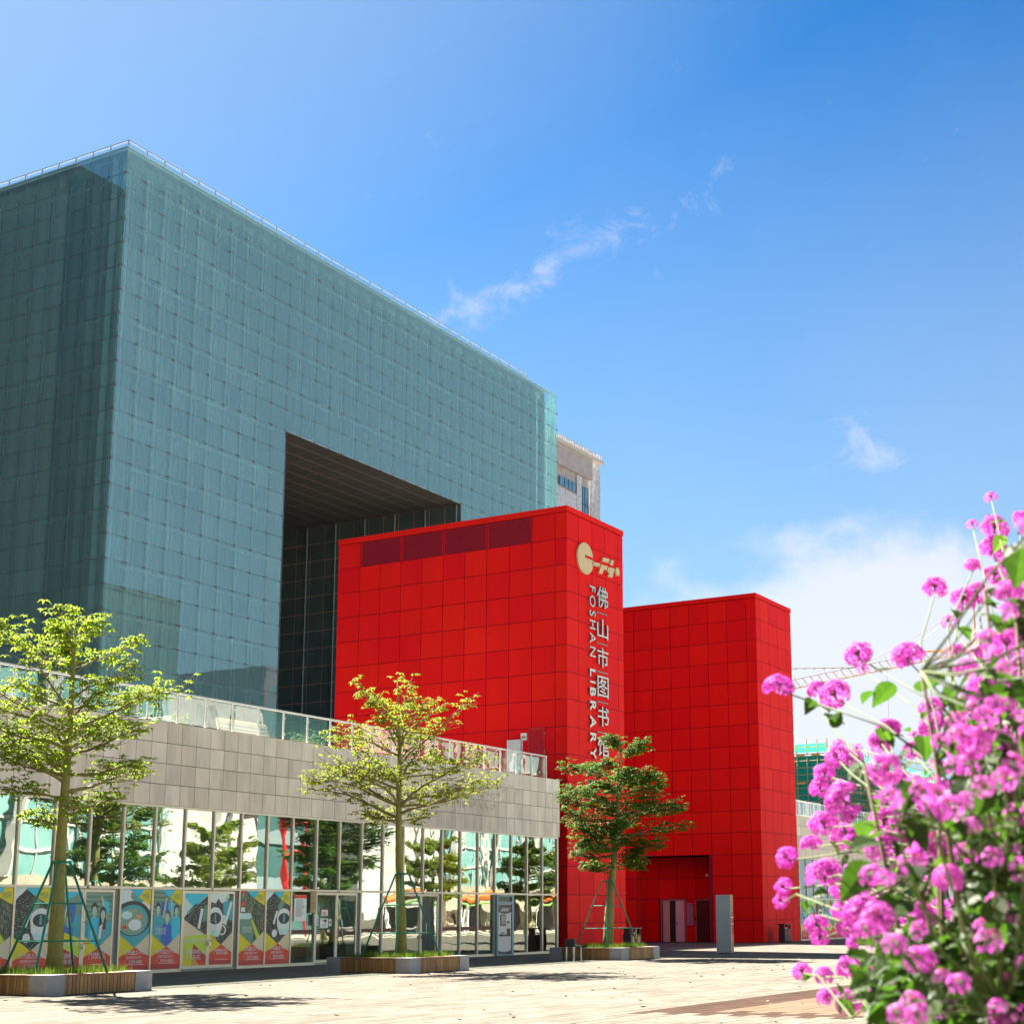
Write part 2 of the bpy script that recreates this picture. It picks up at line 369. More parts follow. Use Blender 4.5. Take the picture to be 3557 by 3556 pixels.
# ============================================================ RED BUILDINGS
def rows(z0,z1,n): return [z0+(z1-z0)*i/n for i in range(n+1)]
ZR=rows(0,20.62,16)
def red_building(x0,yback,cols_a,cols_b,label,recess=None,louvres=False,group=None):
    t=thing('red_building',label,'building',(0,0,0),group)
    x1=cols_a[-1]
    shell=MB().use(REDJ)
    off=.05
    if recess:
        ya,yb,zt,dp=recess
        shell.box((x0+off,YP+off,0),(x1-off,ya,20.6)); shell.box((x0+off,yb,0),(x1-off,yback,20.6)); shell.box((x0+off,ya,zt),(x1-off,yb,20.6)); shell.box((x0+dp+off,ya,0),(x1-off,yb,zt))
    else: shell.box((x0+off,YP+off,0),(x1-off,yback,20.6))
    build('wall_core',shell,None,t)
    lou=(36.74,47.08,ZR[15],ZR[16]) if louvres else None
    door=louvres
    def sk(y,z):
        if lou and lou[0]<y<lou[1] and z>lou[2]: return True
        if recess and recess[0]<y<recess[1] and z<recess[2]: return True
        return False
    grid_panels(t,'wall_panel','A',YP,cols_a,ZR,RED,.035,.045,jit=.003)
    grid_panels(t,'wall_panel','B',x0,cols_b,ZR,RED,.035,.045,skip=sk,jit=.003)
    # coping
    cp=MB().use(RED); cp.box((x0-.03,YP-.03,20.65),(x1+.03,YP+.25,20.92)); cp.box((x0-.03,YP+.252,20.65),(x0+.25,yback,20.92)); cp.box((x1-.22,YP+.252,20.65),(x1+.03,yback,20.92)); build('coping',cp,None,t)
    rf=MB().use(REDJ); rf.box((x0+.26,YP+.26,20.6),(x1-.23,yback,20.68)); build('roof',rf,None,t)
    gx=MB().use(RED)
    for i in range(16): gx.box((x1-.045,YP+.05,ZR[i]+.018),(x1,yback,ZR[i+1]-.018))
    build('rear_cladding',gx,None,t)
    if louvres:
        ys=[36.74,39.32,41.92,44.5,47.08]
        bk=MB().use(REDJ); bk.box((x0+.12,36.76,ZR[15]+.02),(x0+.16,47.06,ZR[16]-.02)); build('louvre_back',bk,None,t)
        for k in range(4):
            mb=MB().use(REDD); ya,yb=ys[k]+.03,ys[k+1]-.03
            mb.box((x0,ya,ZR[15]+.02),(x0+.10,ya+.05,ZR[16]-.02)); mb.box((x0,yb-.05,ZR[15]+.02),(x0+.10,yb,ZR[16]-.02))
            fr=build('louvre_frame',mb,None,t)
            n=15
            for i in range(n):
                z=ZR[15]+.06+i*(ZR[16]-ZR[15]-.10)/n
                key=('slat',)
                if key not in _cache:
                    s_=MB().use(REDD); w=yb-ya-.12
                    s_.face([(0,-w/2,0),(0,w/2,0),(.07,w/2,.062),(.07,-w/2,.062)]); s_.face([(0,-w/2,-.008),(.07,-w/2,.054),(.07,w/2,.054),(0,w/2,-.008)]); s_.face([(0,-w/2,-.008),(0,w/2,-.008),(0,w/2,0),(0,-w/2,0)])
                    _cache[key]=s_.mesh('louvre_slat')
                link('louvre_slat',_cache[key],fr,(x0+.02,(ya+yb)/2,z))
    return t
ca1=[60.42,61.54,62.88,64.22,65.56,66.13]
cb1=[34.80,35.45]+[36.74+1.2925*i for i in range(9)]+[48.5]
rb1=red_building(60.42,48.5,ca1,cb1,'nearer red panelled building with gold emblem, silver lettering and roof louvres',louvres=True)
ca2=[83.45,84.14,85.44,86.87,88.25,89.2]
cb2=[34.80]+[35.45+1.29*i for i in range(9)]
REC=(38.24,43.6,ZR[4],2.0)
rb2=red_building(83.45,cb2[-1],ca2,cb2,'rear red panelled building with a recessed doorway beside the grey sign pillar',recess=REC)
# recess of the second red building
ya,yb,zt,dp=REC
cbk=[ya,ya+.55,ya+1.84,ya+3.13,ya+4.42,yb]
grid_panels(rb2,'wall_panel','B',83.45+dp,cbk,ZR[:5],RED,.035,.045,skip=lambda y,z:z<2.55 and (39.15<y<40.0 or 40.85<y<42.4))
grid_panels(rb2,'wall_panel','A',yb-.06,[83.5,84.8,85.45],ZR[:5],RED,.035,.045)
mb=MB().use(REDJ); mb.box((83.5,ya+.01,zt+.0),(83.45+dp,yb-.01,zt+.04)); build('soffit',mb,None,rb2)
xb=83.45+dp-.01
d=bx('door',(xb-.05,41.87,0),(xb,42.33,2.48),CREAM,rb2)
d=bx('door',(xb-.05,40.88,0),(xb,41.46,2.48),WHITE,rb2)
hm=MB().use(DARKM); hm.box((xb-.10,41.36,1.05),(xb-.06,41.39,1.2)); hm.box((xb-.09,41.28,1.1),(xb-.07,41.39,1.12)); build('handle',hm,None,d)
bx('dark_gap_sheet',(xb-.02,41.47,0),(xb-.005,41.86,2.48),DARKM,rb2)  # dark sheet stands in for the unlit gap between the doors
bx('door',(xb-.04,39.2,0),(xb,39.95,2.46),simple('brown_door_paint',(.10,.035,.025),.5),rb2,label='dark brown door in the recess')
nb=thing('notice_board','tall pale printed notice on the red wall between the recess doors','notice')
bx('board',(xb-.08,40.24,1.0),(xb-.06,40.66,2.33),simple('pink_paper',(.55,.36,.48),.6),nb)
tb=MB().use(simple('notice_ink',(.20,.10,.30),.6))
for i in range(22):
    z=2.26-i*.056
    if i in (6,15): continue
    tb.box((xb-.083,40.29,z),(xb-.081,40.29+R.uniform(.18,.33),z+.018))
build('printed_lines',tb,None,nb)
tag(bx('intercom',(xb-.10,40.06,1.28),(xb-.06,40.14,1.55),DARKM),'small dark intercom on the red wall beside the notice','intercom')

# red louvred door, white cabinet and small sign high on the first red building
XD=60.42
ld=thing('louvred_door','dark red louvred door opening onto the roof terrace','door')
mb=MB().use(REDD); mb.box((XD-.05,35.99,7.5),(XD-.01,36.05,10.33)); mb.box((XD-.05,36.84,7.5),(XD-.01,36.90,10.33)); mb.box((XD-.05,36.05,10.26),(XD-.01,36.84,10.33)); build('door_frame',mb,None,ld)
bx('door_leaf',(XD-.02,36.05,7.5),(XD-.012,36.84,10.26),REDD,ld)
sm=MB().use(REDD); sm.face([(0,-.39,0),(0,.39,0),(.025,.39,.05),(.025,-.39,.05)]); sm.face([(0,-.39,-.008),(.025,-.39,.042),(.025,.39,.042),(0,.39,-.008)]); sme=sm.mesh('louvre_slat')
for i in range(34): link('louvre_slat',sme,ld,(XD-.05,36.445,7.56+i*.079))
for z in (8.2,9.1,10.0): bx('hinge',(XD-.07,35.97,z),(XD-.05,36.01,z+.1),SILVERD,ld)
ws=thing('wall_notice','small white notice on the red wall beside the louvred door','sign')
bx('plate',(XD-.06,36.97,9.77),(XD-.02,37.3,10.11),WHITE,ws); bx('printed_lines',(XD-.064,37.04,9.90),(XD-.061,37.23,9.96),DARKM,ws)
tag(bx('white_cabinet',(XD-.28,37.2,7.5),(XD-.0,37.93,9.8),simple('cabinet_paint',(.62,.64,.68),.4)),'pale grey wall cabinet on the roof terrace left of the louvred door','cabinet')

tag(build('security_camera',MB().use(WHITE).tube([(83.9,38.6,4.05),(83.9,38.6,3.9)],.09,8),None,None),'small white dome camera above the recess doors','camera')
fm=MB().use(simple('door_frame_metal',(.45,.42,.40),.4,.4))
for a,b,h in ((40.80,42.42,2.50),(39.12,40.03,2.49)):
    fm.box((85.36,a-.05,0),(85.45,a,h)); fm.box((85.36,b,0),(85.45,b+.05,h)); fm.box((85.36,a-.05,h),(85.45,b+.05,h+.06))
build('door_frame',fm,None,rb2,kind='stuff')
tag(bx('recess_lamp',(84.6,40.4,5.10),(85.0,40.8,5.16),DARKM),'dark square lamp housing under the recess soffit','lamp')
tag(bx('door_mat',(83.0,40.7,.006),(84.6,42.4,.02),DARKM),'dark door mat in front of the pale doors of the recess','mat')
# ---- gold emblem and the sign lettering on the A face
def prism(mb,pts,y0,y1,m):
    mb.use(m); n=len(pts); k=len(mb.v)
    mb.v+=[(p[0],y0,p[1]) for p in pts]+[(p[0],y1,p[1]) for p in pts]
    mb.f.append(tuple(range(k,k+n))); mb.mi.append(mb.cur); mb.f.append(tuple(range(k+2*n-1,k+n-1,-1))); mb.mi.append(mb.cur)
    for i in range(n): mb.f.append((k+i,k+n+i,k+n+(i+1)%n,k+(i+1)%n)); mb.mi.append(mb.cur)
emb=thing('emblem','gold emblem of a notched disc and small blocks on the red wall','emblem')
cx,cz,rr=62.03,18.63,.78
pts=[]
a0=math.atan2(.18,.76); a1=math.atan2(.05,.78)
n=44
for i in range(n+1):
    a=.235+(2*math.pi-.235+.055)*i/n
    pts.append((cx+rr*math.cos(a),cz+rr*math.sin(a)))
pts.append((61.962,18.672)); pts.append((61.963,18.806))
for nm,pl in (('disc',pts),('bar',[(62.71,18.60),(63.529,18.684),(63.417,18.477),(62.71,18.441)]),('block',[(63.838,19.061),(64.51,19.104),(64.366,18.874),(63.724,18.832)]),('block',[(64.637,19.088),(64.963,19.114),(64.817,18.828),(64.534,18.84)]),
    ('block',[(63.626,18.655),(64.279,18.699),(64.178,18.459),(63.9,18.459),(63.689,18.178),(63.386,18.166)]),('block',[(64.363,18.668),(65.029,18.733),(64.926,18.539),(64.779,18.2),(64.314,18.178),(64.358,18.29),(64.527,18.337),(64.247,18.405)]),
    ('dot',[(65.33+.22*math.cos(a*math.pi/10),18.62+.22*math.sin(a*math.pi/10)) for a in range(20)])):
    mb=MB(); prism(mb,pl[::-1],YP-.12,YP-.02,GOLD); build(nm,mb,None,emb)
RXA=Matrix.Rotation(math.pi/2,4,'X')
def put_text(me,name,parent,x,y,z,sx=1,sz=1,rot=0,**p):
    o=link(name,me,parent,None,**p)
    o.matrix_world=Matrix.Translation((x,y,z))@RXA@Matrix.Rotation(rot,4,'Z')@Matrix.Diagonal((sx,sz,1,1)); return o
sg=thing('wall_lettering','vertical silver sign lettering reading 佛山市图书馆 FOSHAN LIBRARY on red wall','sign')
for ch,(zt_,zb_) in zip('佛山市图书馆',[(17.52,16.46),(15.89,14.93),(14.47,13.51),(13.06,12.03),(11.57,10.61),(10.1,9.15)]):
    me=text_mesh(ch,1,.04,.004,m=SILVER,mside=SILVERD); b=bounds(me); sx=1.12/(b[1]-b[0]); sz=(zt_-zb_)/(b[3]-b[2])
    put_text(me,'letter',sg,63.71-sx*(b[0]+b[1])/2,YP-.09,(zt_+zb_)/2-sz*(b[2]+b[3])/2,sx,sz)
for z in (16.19,14.67,13.26,11.79,10.31): bx('divider',(63.18,YP-.10,z-.025),(64.25,YP-.03,z+.025),SILVERD,sg)
def vword(word,z0,z1,bold):
    me0=text_mesh(word,1,0,0,m=SILVER,spacing=1.15); W_=bounds(me0)[1]-bounds(me0)[0]
    n=len(word); 
    adv=[(bounds(text_mesh(c,1,0,0,m=SILVER))[1]-bounds(text_mesh(c,1,0,0,m=SILVER))[0])+.24 for c in word]; tot=sum(adv)-.24
    k=(z0-z1)/tot; z=z0
    for c,a in zip(word,adv):
        me=text_mesh(c,1,.035,.026 if bold else .001,m=SILVER,mside=SILVERD); b=bounds(me); w=(a-.24)*k
        sh=.57/(b[3]-b[2]); sw=w/(b[1]-b[0])
        cxx=(b[0]+b[1])/2; cyy=(b[2]+b[3])/2
        o=link('letter',me,sg); o.matrix_world=Matrix.Translation((62.72,YP-.08,z-w/2))@RXA@Matrix.Rotation(-math.pi/2,4,'Z')@Matrix.Diagonal((sw,sh,1,1))@Matrix.Translation((-cxx,-cyy,0))
        z-=a*k
vword('FOSHAN',17.38,13.9,False); vword('LIBRARY',13.3,8.95,True)

# ============================================================ PODIUM
MX=[59.45-1.3*k for k in range(30)][::-1]    # mullion lines 21.75 .. 59.45
XR=59.72
ZS=[5.13,5.78,6.43,7.08,7.72]
def podium(x0,x1,mx,label,endwall):
    t=thing('podium_building',label,'building')
    # stone band
    us=[]; x=x1 if endwall else x0
    if endwall:
        while x>x0: us.append(x); x-=.648
        us=us[::-1]
    else:
        while x<x1: us.append(x); x+=.648
    core=MB().use(JOINT); core.box((us[0],YP+.045,5.13),(us[-1]-.02,YP+.5,7.68)); build('band_core',core,None,t)
    near=[i for i in range(len(us)-1)]
    if endwall: cut=len(us)-1-52
    else: cut=0
    def keep(lo,hi): return us[lo:hi]
    a=us[max(0,cut):] if endwall else us[:20]
    grid_panels(t,'stone_panel','A',YP,a,ZS,STONE,.020,.04,jit=.0025)
    b=us[:max(0,cut)+1] if endwall else us[19:]
    st=MB().use(STONE)
    for i in range(len(b)-1):
        for j in range(4): st.box((b[i]+.007,YP,ZS[j]+.007),(b[i+1]-.007,YP+.04,ZS[j+1]-.007))
    if st.v: build('stone_cladding',st,None,t,kind='stuff')
    cp=MB().use(STONE); cp.box((us[0],YP+.002,7.685),(us[-1],YP+.5,7.74)); build('coping',cp,None,t)
    # structure: slab over, floor, back wall, ceiling, columns
    s=MB().use(CREAM); s.box((us[0],YP+.5,5.3),(us[-1],YP+9,5.5)); build('ceiling',s,None,t)
    s=MB().use(CONC); s.box((us[0],YP+.5,7.2),(us[-1],YP+9,7.45)); build('roof_deck',s,None,t)
    s=MB().use(simple('interior_floor',(.42,.38,.34),.35)); s.box((us[0],YP+.12,-.005),(us[-1]-.3,YP+9,.01)); build('floor',s,None,t)
    s=MB().use(simple('interior_wall',(.62,.60,.54),.8)); s.box((us[0],YP+7,.01),(us[-1]-.3,YP+7.2,5.3)); build('inner_wall',s,None,t)
    for x in [m for m in mx][::6]:
        s=MB().use(CREAM); s.box((x-.3,YP+2.2,.01),(x+.3,YP+2.8,5.3)); build('column',s,None,t)
    return t,us
pod,us=podium(MX[0]-3,XR,MX,'long stone faced building with a mirror glazed ground floor and terrace railing',True)
mats_in=[simple('bench_yellow',(.62,.36,.05),.5),simple('cabinet_dark',(.08,.07,.06),.5),simple('poster_blue',(.10,.35,.5),.6)]
# things inside, dimly seen through the glass
for x0_,x1_,z0_,z1_,yy,m,nm,lb in ((45.4,50.0,.75,1.2,YP+1.5,mats_in[0],'counter','long yellow counter inside the glazed room behind the middle tree'),
                              (45.6,46.4,.01,.74,YP+1.6,mats_in[1],'cabinet','low dark cabinet standing inside under the yellow counter at left'),(48.5,49.4,.01,.74,YP+1.6,mats_in[1],'cabinet','low dark cabinet standing inside under the yellow counter at right')):
    tag(bx(nm,(x0_,yy,z0_),(x1_,yy+.6,z1_),m),lb,nm)
# end wall of the podium (glazed return)
mb=MB().use(FRAME); mb.box((XR-.09,YP+.06,0),(XR-.02,YP+.10,5.13))
for y in (YP+2.4,YP+4.8): mb.box((XR-.09,y,0),(XR-.02,y+.07,5.13))
mb.box((XR-.088,YP+.10,2.53),(XR-.022,YP+7,2.60)); build('end_frame',mb,None,pod)
mb=MB().use(GLASSC); mb.box((XR-.06,YP+.10,.06),(XR-.05,YP+7,5.12)); build('end_glass',mb,None,pod)
s=MB().use(STONE); s.box((XR-.04,YP+.5,5.13),(XR,YP+9,7.72)); build('end_cladding',s,None,pod)

def glazing(t,mx,doors,posters_k,last,special={}):
    """mullions, transoms, panes of a glazed front; doors: list of (k0,k1) double door bays"""
    mul=MB().use(FRAME); mul.box((-.035,-.05,0),(.035,.09,5.12)); mm=mul.mesh('mullion')
    mulu=MB().use(FRAME); mulu.box((-.035,-.05,2.6),(.035,.09,5.12)); mmu=mulu.mesh('mullion')
    mid=set()
    for a,b in doors:
        for k in range(a+1,b): mid.add(k)
    for k,x in enumerate(mx): link('mullion',mmu if k in mid else mm,t,(x,YP,0))
    fr=MB().use(FRAME); x0,x1=mx[0],mx[-1]
    fr.box((x0,YP-.045,5.055),(x1,YP+.088,5.125)); build('head_rail',fr,None,t)
    for k in range(len(mx)-1):
        a,b=mx[k]+.035,mx[k+1]-.035
        if (k,k+1) and k in mid or (k+1) in mid:
            pass
        key=('tr',round(b-a,2))
        if key not in _cache: _cache[key]=MB().use(FRAME).box((-(b-a)/2,-.045,2.525),((b-a)/2,.088,2.60)).mesh('transom')
        link('transom',_cache[key],t,((a+b)/2,YP,0))
        # upper pane
        key=('up',round(b-a,2))
        if key not in _cache: _cache[key]=MB().use(GLASS).box((-(b-a)/2,.0,2.60),((b-a)/2,.012,5.055)).mesh('pane')
        link('upper_pane',_cache[key],t,((a+b)/2,YP+.01,0))
        isdoor=any(a_<=k<b_ for a_,b_ in doors)
        if isdoor or k in special: continue
        key=('sill',round(b-a,2))
        if key not in _cache: _cache[key]=MB().use(FRAME).box((-(b-a)/2,-.04,.0),((b-a)/2,.086,.10)).mesh('sill')
        link('sill',_cache[key],t,((a+b)/2,YP,0))
        key=('lp',round(b-a,2))
        if key not in _cache: _cache[key]=MB().use(GLASS).box((-(b-a)/2,.0,.10),((b-a)/2,.012,2.525)).mesh('pane')
        if k not in posters_k: link('lower_pane',_cache[key],t,((a+b)/2,YP+.01,0))
K0=lambda n: len(MX)-24+n       # index of the n-th mullion counted from the left edge of the picture
doors=[(K0(1),K0(3)),(K0(5),K0(7)),(K0(10),K0(12)),(K0(14),K0(16))]
post=[K0(k) for k in (-5,-4,-3,-2,-1,0,3,4,7,8)]
special={K0(19):1}
glazing(pod,MX,doors,post,None,special)
def double_door(t,xa,xb,postered,side):
    """two framed leaves with pull handles, set between mullions; a dark side strip at the right"""
    xe=xb-.22
    s=MB().use(simple('door_side_strip',(.22,.20,.19),.5)); s.box((xe,YP+.0,0),(xb-.036,YP+.04,2.52)); build('side_strip',s,None,t)
    s=MB().use(CONC); s.box((xa+.036,YP-.02,0),(xb-.036,YP+.1,.07)); build('threshold',s,None,t)
    mid=(xa+.035+xe)/2
    for i,(a,b) in enumerate(((xa+.036,mid-.004),(mid+.004,xe))):
        leaf=MB().use(FRAME); w=.065
        leaf.box((a,YP-.03,.075),(a+w,YP+.03,2.50)); leaf.box((b-w,YP-.03,.075),(b,YP+.03,2.50)); leaf.box((a+w,YP-.028,.075),(b-w,YP+.028,.17)); leaf.box((a+w,YP-.028,2.42),(b-w,YP+.028,2.50))
        lf=build('door_leaf',leaf,None,t)
        if not postered: build('pane',MB().use(GLASSC).box((a+w,YP-.006,.17),(b-w,YP+.006,2.42)),None,lf)
        if i==1:
            h=MB().use(STEEL); hx=a+.03; h.tube([(hx,YP-.03,.95),(hx,YP-.1,.95),(hx+.22,YP-.1,.95),(hx+.22,YP-.1,1.55),(hx,YP-.1,1.55),(hx,YP-.03,1.55)],.013,8); build('handle',h,None,lf)
    return mid,xe
dd=[]
for i,(a,b) in enumerate(doors): dd.append(double_door(pod,MX[a],MX[b],i<2,1)+(MX[a],MX[b]))
# brown safety stripe on the clear panes
BR=simple('stripe_film',(.17,.045,.035),.5)
for a,b in ((9,10),(10,12),(12,13),(13,14),(16,17),(17,18),(18,19)):
    s=MB().use(BR); s.box((MX[K0(a)]+.06,YP+.002,1.08),(MX[K0(b)]-.06,YP+.006,1.22)); build('safety_stripe',s,None,pod)
# teal blind
s=MB().use(simple('teal_blind',(.16,.30,.28),.6)); s.box((MX[K0(18)]+.04,YP+.10,.1),(MX[K0(19)]-.04,YP+.11,2.5)); build('blind',s,None,pod)
# terrace railing
def railing(t,x0,x1,n,dx=1.283):
    r=thing('terrace_railing',t,'railing')
    pm=MB().use(METW).box((-.025,-.03,7.74),(.025,.03,8.70)).mesh('post')
    k=0; x=x1
    xs=[]
    while x>x0 and k<n: xs.append(x); x-=dx; k+=1
    for x in xs: link('post',pm,r,(x,YP+.10,0))
    tr=MB().use(METW); tr.box((xs[-1]-.03,YP+.065,8.702),(xs[0]+.03,YP+.135,8.76)); build('top_rail',tr,None,r)
    for a,b in zip(xs[1:],xs[:-1]):
        key=('rg',round(b-a,2))
        if key not in _cache: _cache[key]=MB().use(RAILG).box((-(b-a)/2+.04,0,7.80),((b-a)/2-.04,.012,8.66)).mesh('rail_pane')
        link('pane',_cache[key],r,((a+b)/2,YP+.10,0))
        for z in (7.95,8.5):
            key=('clip',)
            if key not in _cache: _cache[key]=MB().use(STEEL).box((-.03,-.02,-.03),(.05,.03,.03)).mesh('clip')
            link('clip',_cache[key],r,(a+.03,YP+.10,z))
    return r
railing('white metal and glass railing on top of the long stone podium',24,58.66,27)

# carved characters in the stone band
cv=MB().use(simple('carving_shadow',(.50,.38,.29),.9))
for row,(za,zb) in enumerate(((6.47,7.0),(6.0,6.36))):
    for i in range(13 if row==0 else 11):
        x=49.6+i*.43
        for s_ in range(6):
            if R.random()<.5: 
                z=R.uniform(za,zb-.02); a=x+R.uniform(0,.12); cv.box((a,YP-.007,z),(a+R.uniform(.12,.26),YP-.003,z+.022))
            else:
                a=x+R.uniform(0,.34); z=R.uniform(za,za+.18); cv.box((a,YP-.0075,z),(a+.020,YP-.0035,z+R.uniform(.12,.28)))
o=build('carved_inscription',cv,None,pod)

# second podium beyond the red building
MX2=[89.33+1.29*k for k in range(14)]
pod2,us2=podium(89.25,112,MX2,'stone faced building with glazed shopfront beyond the rear red building',False)
glazing(pod2,MX2,[],list(range(14)),None)
def railing2():
    r=thing('terrace_railing','frosted glass railing on the farther stone building at the right','railing')
    for k in range(16):
        x=89.4+k*1.29
        bx('post',(x-.02,YP+.05,7.74),(x+.02,YP+.09,8.62),METW,r)
        bx('pane',(x+.03,YP+.06,7.78),(x+1.26,YP+.075,8.60),RAILG,r)
    bx('top_rail',(89.3,YP+.04,8.621),(89.4+16*1.29,YP+.10,8.66),METW,r)
railing2()
wr=thing('terrace_pavilion','white framed glazed pavilion behind the farther terrace railing','pavilion')
for i in range(3):
    x=92.5+i*2.7
    mb=MB().use(WHITE)
    for a in (0,1.1,2.3): mb.box((x+a,YP+2.5,7.46),(x+a+.1,YP+2.6,9.1))
    mb.box((x,YP+2.49,9.1),(x+2.4,YP+2.61,9.2)); build('frame',mb,None,wr)
    bx('pane',(x+.1,YP+2.54,7.46),(x+2.3,YP+2.55,9.1),GLASSC,wr)
tag(bx('wall_plant_box',(97,YP+5.0,7.46),(103,YP+5.6,8.0),CONC),'low concrete box on the terrace of the farther podium','box')
# ============================================================ GLASS TOWER
TX,TY=83.04,90.0; PX=2.082; TW=34*PX; TZ=64.9; Z0=62.55; PZ=2.055
OX0,OX1=TX+10*PX,TX+24*PX; OZ=Z0-8*PZ
tower=thing('glass_tower','large teal double skinned glass building with a square gateway cut through it','building')
zrows=[TZ-.0,Z0]+[Z0-PZ*k for k in range(1,30)]
zrows=sorted([z for z in zrows if z>0]+[0.0])
xa=[TX+PX*i for i in range(35)]
yb=[TY+PX*i for i in range(21)]
cells=[]
for i in range(34):
    for j in range(len(zrows)-1):
        if 10<=i<24 and zrows[j+1]<=OZ+.1: continue
        cells.append(('A',xa[i],xa[i+1],zrows[j],zrows[j+1]))
for i in range(20):
    for j in range(len(zrows)-1): cells.append(('B',yb[i],yb[i+1],zrows[j],zrows[j+1]))
def cellpos(c): return Vector((( (c[1]+c[2])/2,TY,(c[3]+c[4])/2) if c[0]=='A' else (TX,(c[1]+c[2])/2,(c[3]+c[4])/2)))
def cvis(c):
    p=cellpos(c); a=math.degrees(math.atan2(p.y,p.x)); return p.z>19.5 and a<50.5
sel=set(sorted([c for c in cells if cvis(c)],key=lambda c:cellpos(c).length)[:290])
rest=MB().use(TOWERG); g=.022
for c in cells:
    if c in sel:
        w,h=c[2]-c[1]-2*g,c[4]-c[3]-2*g; key=('tg',c[0],round(w,2),round(h,2))
        if key not in _cache:
            _cache[key]=(MB().use(TOWERG).box((-w/2,-.02,-h/2),(w/2,0,h/2)) if c[0]=='A' else MB().use(TOWERG).box((-.02,-w/2,-h/2),(0,w/2,h/2))).mesh('glass_panel')
        link('glass_panel',_cache[key],tower,cellpos(c))
    elif c[0]=='A': rest.box((c[1]+g,TY-.02,c[3]+g),(c[2]-g,TY,c[4]-g))
    else: rest.box((TX-.02,c[1]+g,c[3]+g),(TX,c[2]-g,c[4]-g))
build('glass_skin',rest,None,tower,kind='stuff')
# joints and point fixings
JT=simple('tower_joint',(.12,.20,.20),.6); CLIP=simple('fixing_metal',(.30,.22,.22),.35,.5)
jn=MB().use(JT); cl=MB().use(CLIP)
for z in zrows[1:-1]:
    for x0_,x1_ in (((TX,TX+TW),) if z>OZ-.1 else ((TX,OX0),(OX1,TX+TW))): jn.box((x0_,TY+.002,z-.022),(x1_,TY+.03,z+.022))
    jn.box((TX+.002,TY+.05,z-.03),(TX+.03,yb[-1],z+.03))
    for x in xa:
        if OX0+.1<x<OX1-.1 and z<OZ-.1: continue
        for s_ in (-.16,.10): cl.box((x+s_,TY-.075,z-.075),(x+s_+.075,TY-.021,z+.075))
    for y in yb[:10]:
        for s_ in (-.16,.10): cl.box((TX-.075,y+s_,z-.075),(TX-.021,y+s_+.075,z+.075))
for x in xa[1:-1]:
    zb_=OZ if OX0+.1<x<OX1-.1 else 0
    jn.box((x-.02,TY+.005,zb_),(x+.02,TY+.02,TZ-.02))
for y in yb[1:]: jn.box((TX+.005,y-.02,0),(TX+.02,y+.02,TZ-.02))
build('panel_joint',jn,None,tower,kind='stuff'); build('point_fixing',cl,None,tower,kind='stuff')
# inner skin 1.5 m behind: storey-high wall panels, fins, walkway bands, brackets
IN=1.5
iw=MB(); fin=MB().use(TFIN); band=MB().use(TBAND); brk=MB().use(TFIN); mul_=MB().use(simple('tower_mullion',(.16,.22,.25),.5))
def inner(axis,u0,u1,zb,off_end=0):
    n=int(round((u1-u0)/PX)); zz=TZ-1.2
    lv=[]; z=Z0-.2
    while z>zb: lv.append(z); z-=2*PZ
    lv.append(zb)
    def P(u,d,z): return (u,TY+d,z) if axis=='A' else (TX+d,u,z)
    def B(mb,ua,ub,da,db,za,zb_):
        mb.box(P(ua,da,za),P(ub,db,zb_))
    # roof beam
    B(band,u0,u1,IN-.1,IN+.2,Z0-.15,TZ-.9); B(fin,u0,u1,IN-.3,IN+.2,TZ-.88,TZ-.1)
    for a,b in zip(lv[:-1],lv[1:]):
        B(band,u0,u1,.32,.42,a-.10,a+.02); B(band,u0,u1,IN-.12,IN-.04,a-.42,a-.10)
        for i in range(n):
            ua=u0+i*PX
            # four strips per bay: pale panel, glazing, mullion, panel
            e=[0,.62,1.02,1.30,1.86,PX]
            for k in range(5):
                m=R.choice([[TP1,TP3],[TP2,TP2,TP1],[TP3],[TP1,TP2],[TP1,TP3,TP2]][k])
                d=[.0,.06,-.05,.03,-.02][k]
                iw.use(m); B(iw,ua+e[k],ua+e[k+1]-.012,IN+d,IN+d+.05,b,a-.02)
            if i%1==0 and R.random()<.55 and axis=='A':
                # slanting service bracket in the cavity
                pz=a-.9; brk.tube([P(ua+.15,.25,pz),P(ua+.9,IN-.2,pz+.12),P(ua+1.5,IN-.2,pz+.35)],.05,4)
    for i in range(n*4):
        u=u0+(i+.5)*PX/4; B(mul_,u-.025,u+.025,IN-.22,IN-.08,zb,TZ-1.0)
    for i in range(n+1):
        u=u0+i*PX
        B(fin,u-.02,u+.02,.08,.62,zb,TZ-.5); B(fin,u+.70-.02,u+.70+.02,.95,1.4,zb,TZ-.9)
        B(fin,u+1.38-.012,u+1.38+.012,.75,1.4,zb,TZ-.9)
inner('A',TX+IN+.2,OX0-1.2,0); inner('A',OX0-1.2,OX1+1.2,OZ+.5); inner('A',OX1+1.2,TX+TW-PX,0)
inner('B',TY+IN+.2,yb[-1],0)
build('inner_wall',iw,None,tower,kind='stuff'); build('glass_fin',fin,None,tower,kind='stuff'); build('inner_mullion',mul_,None,tower,kind='stuff'); build('storey_band',band,None,tower,kind='stuff'); build('bracket',brk,None,tower,kind='stuff')
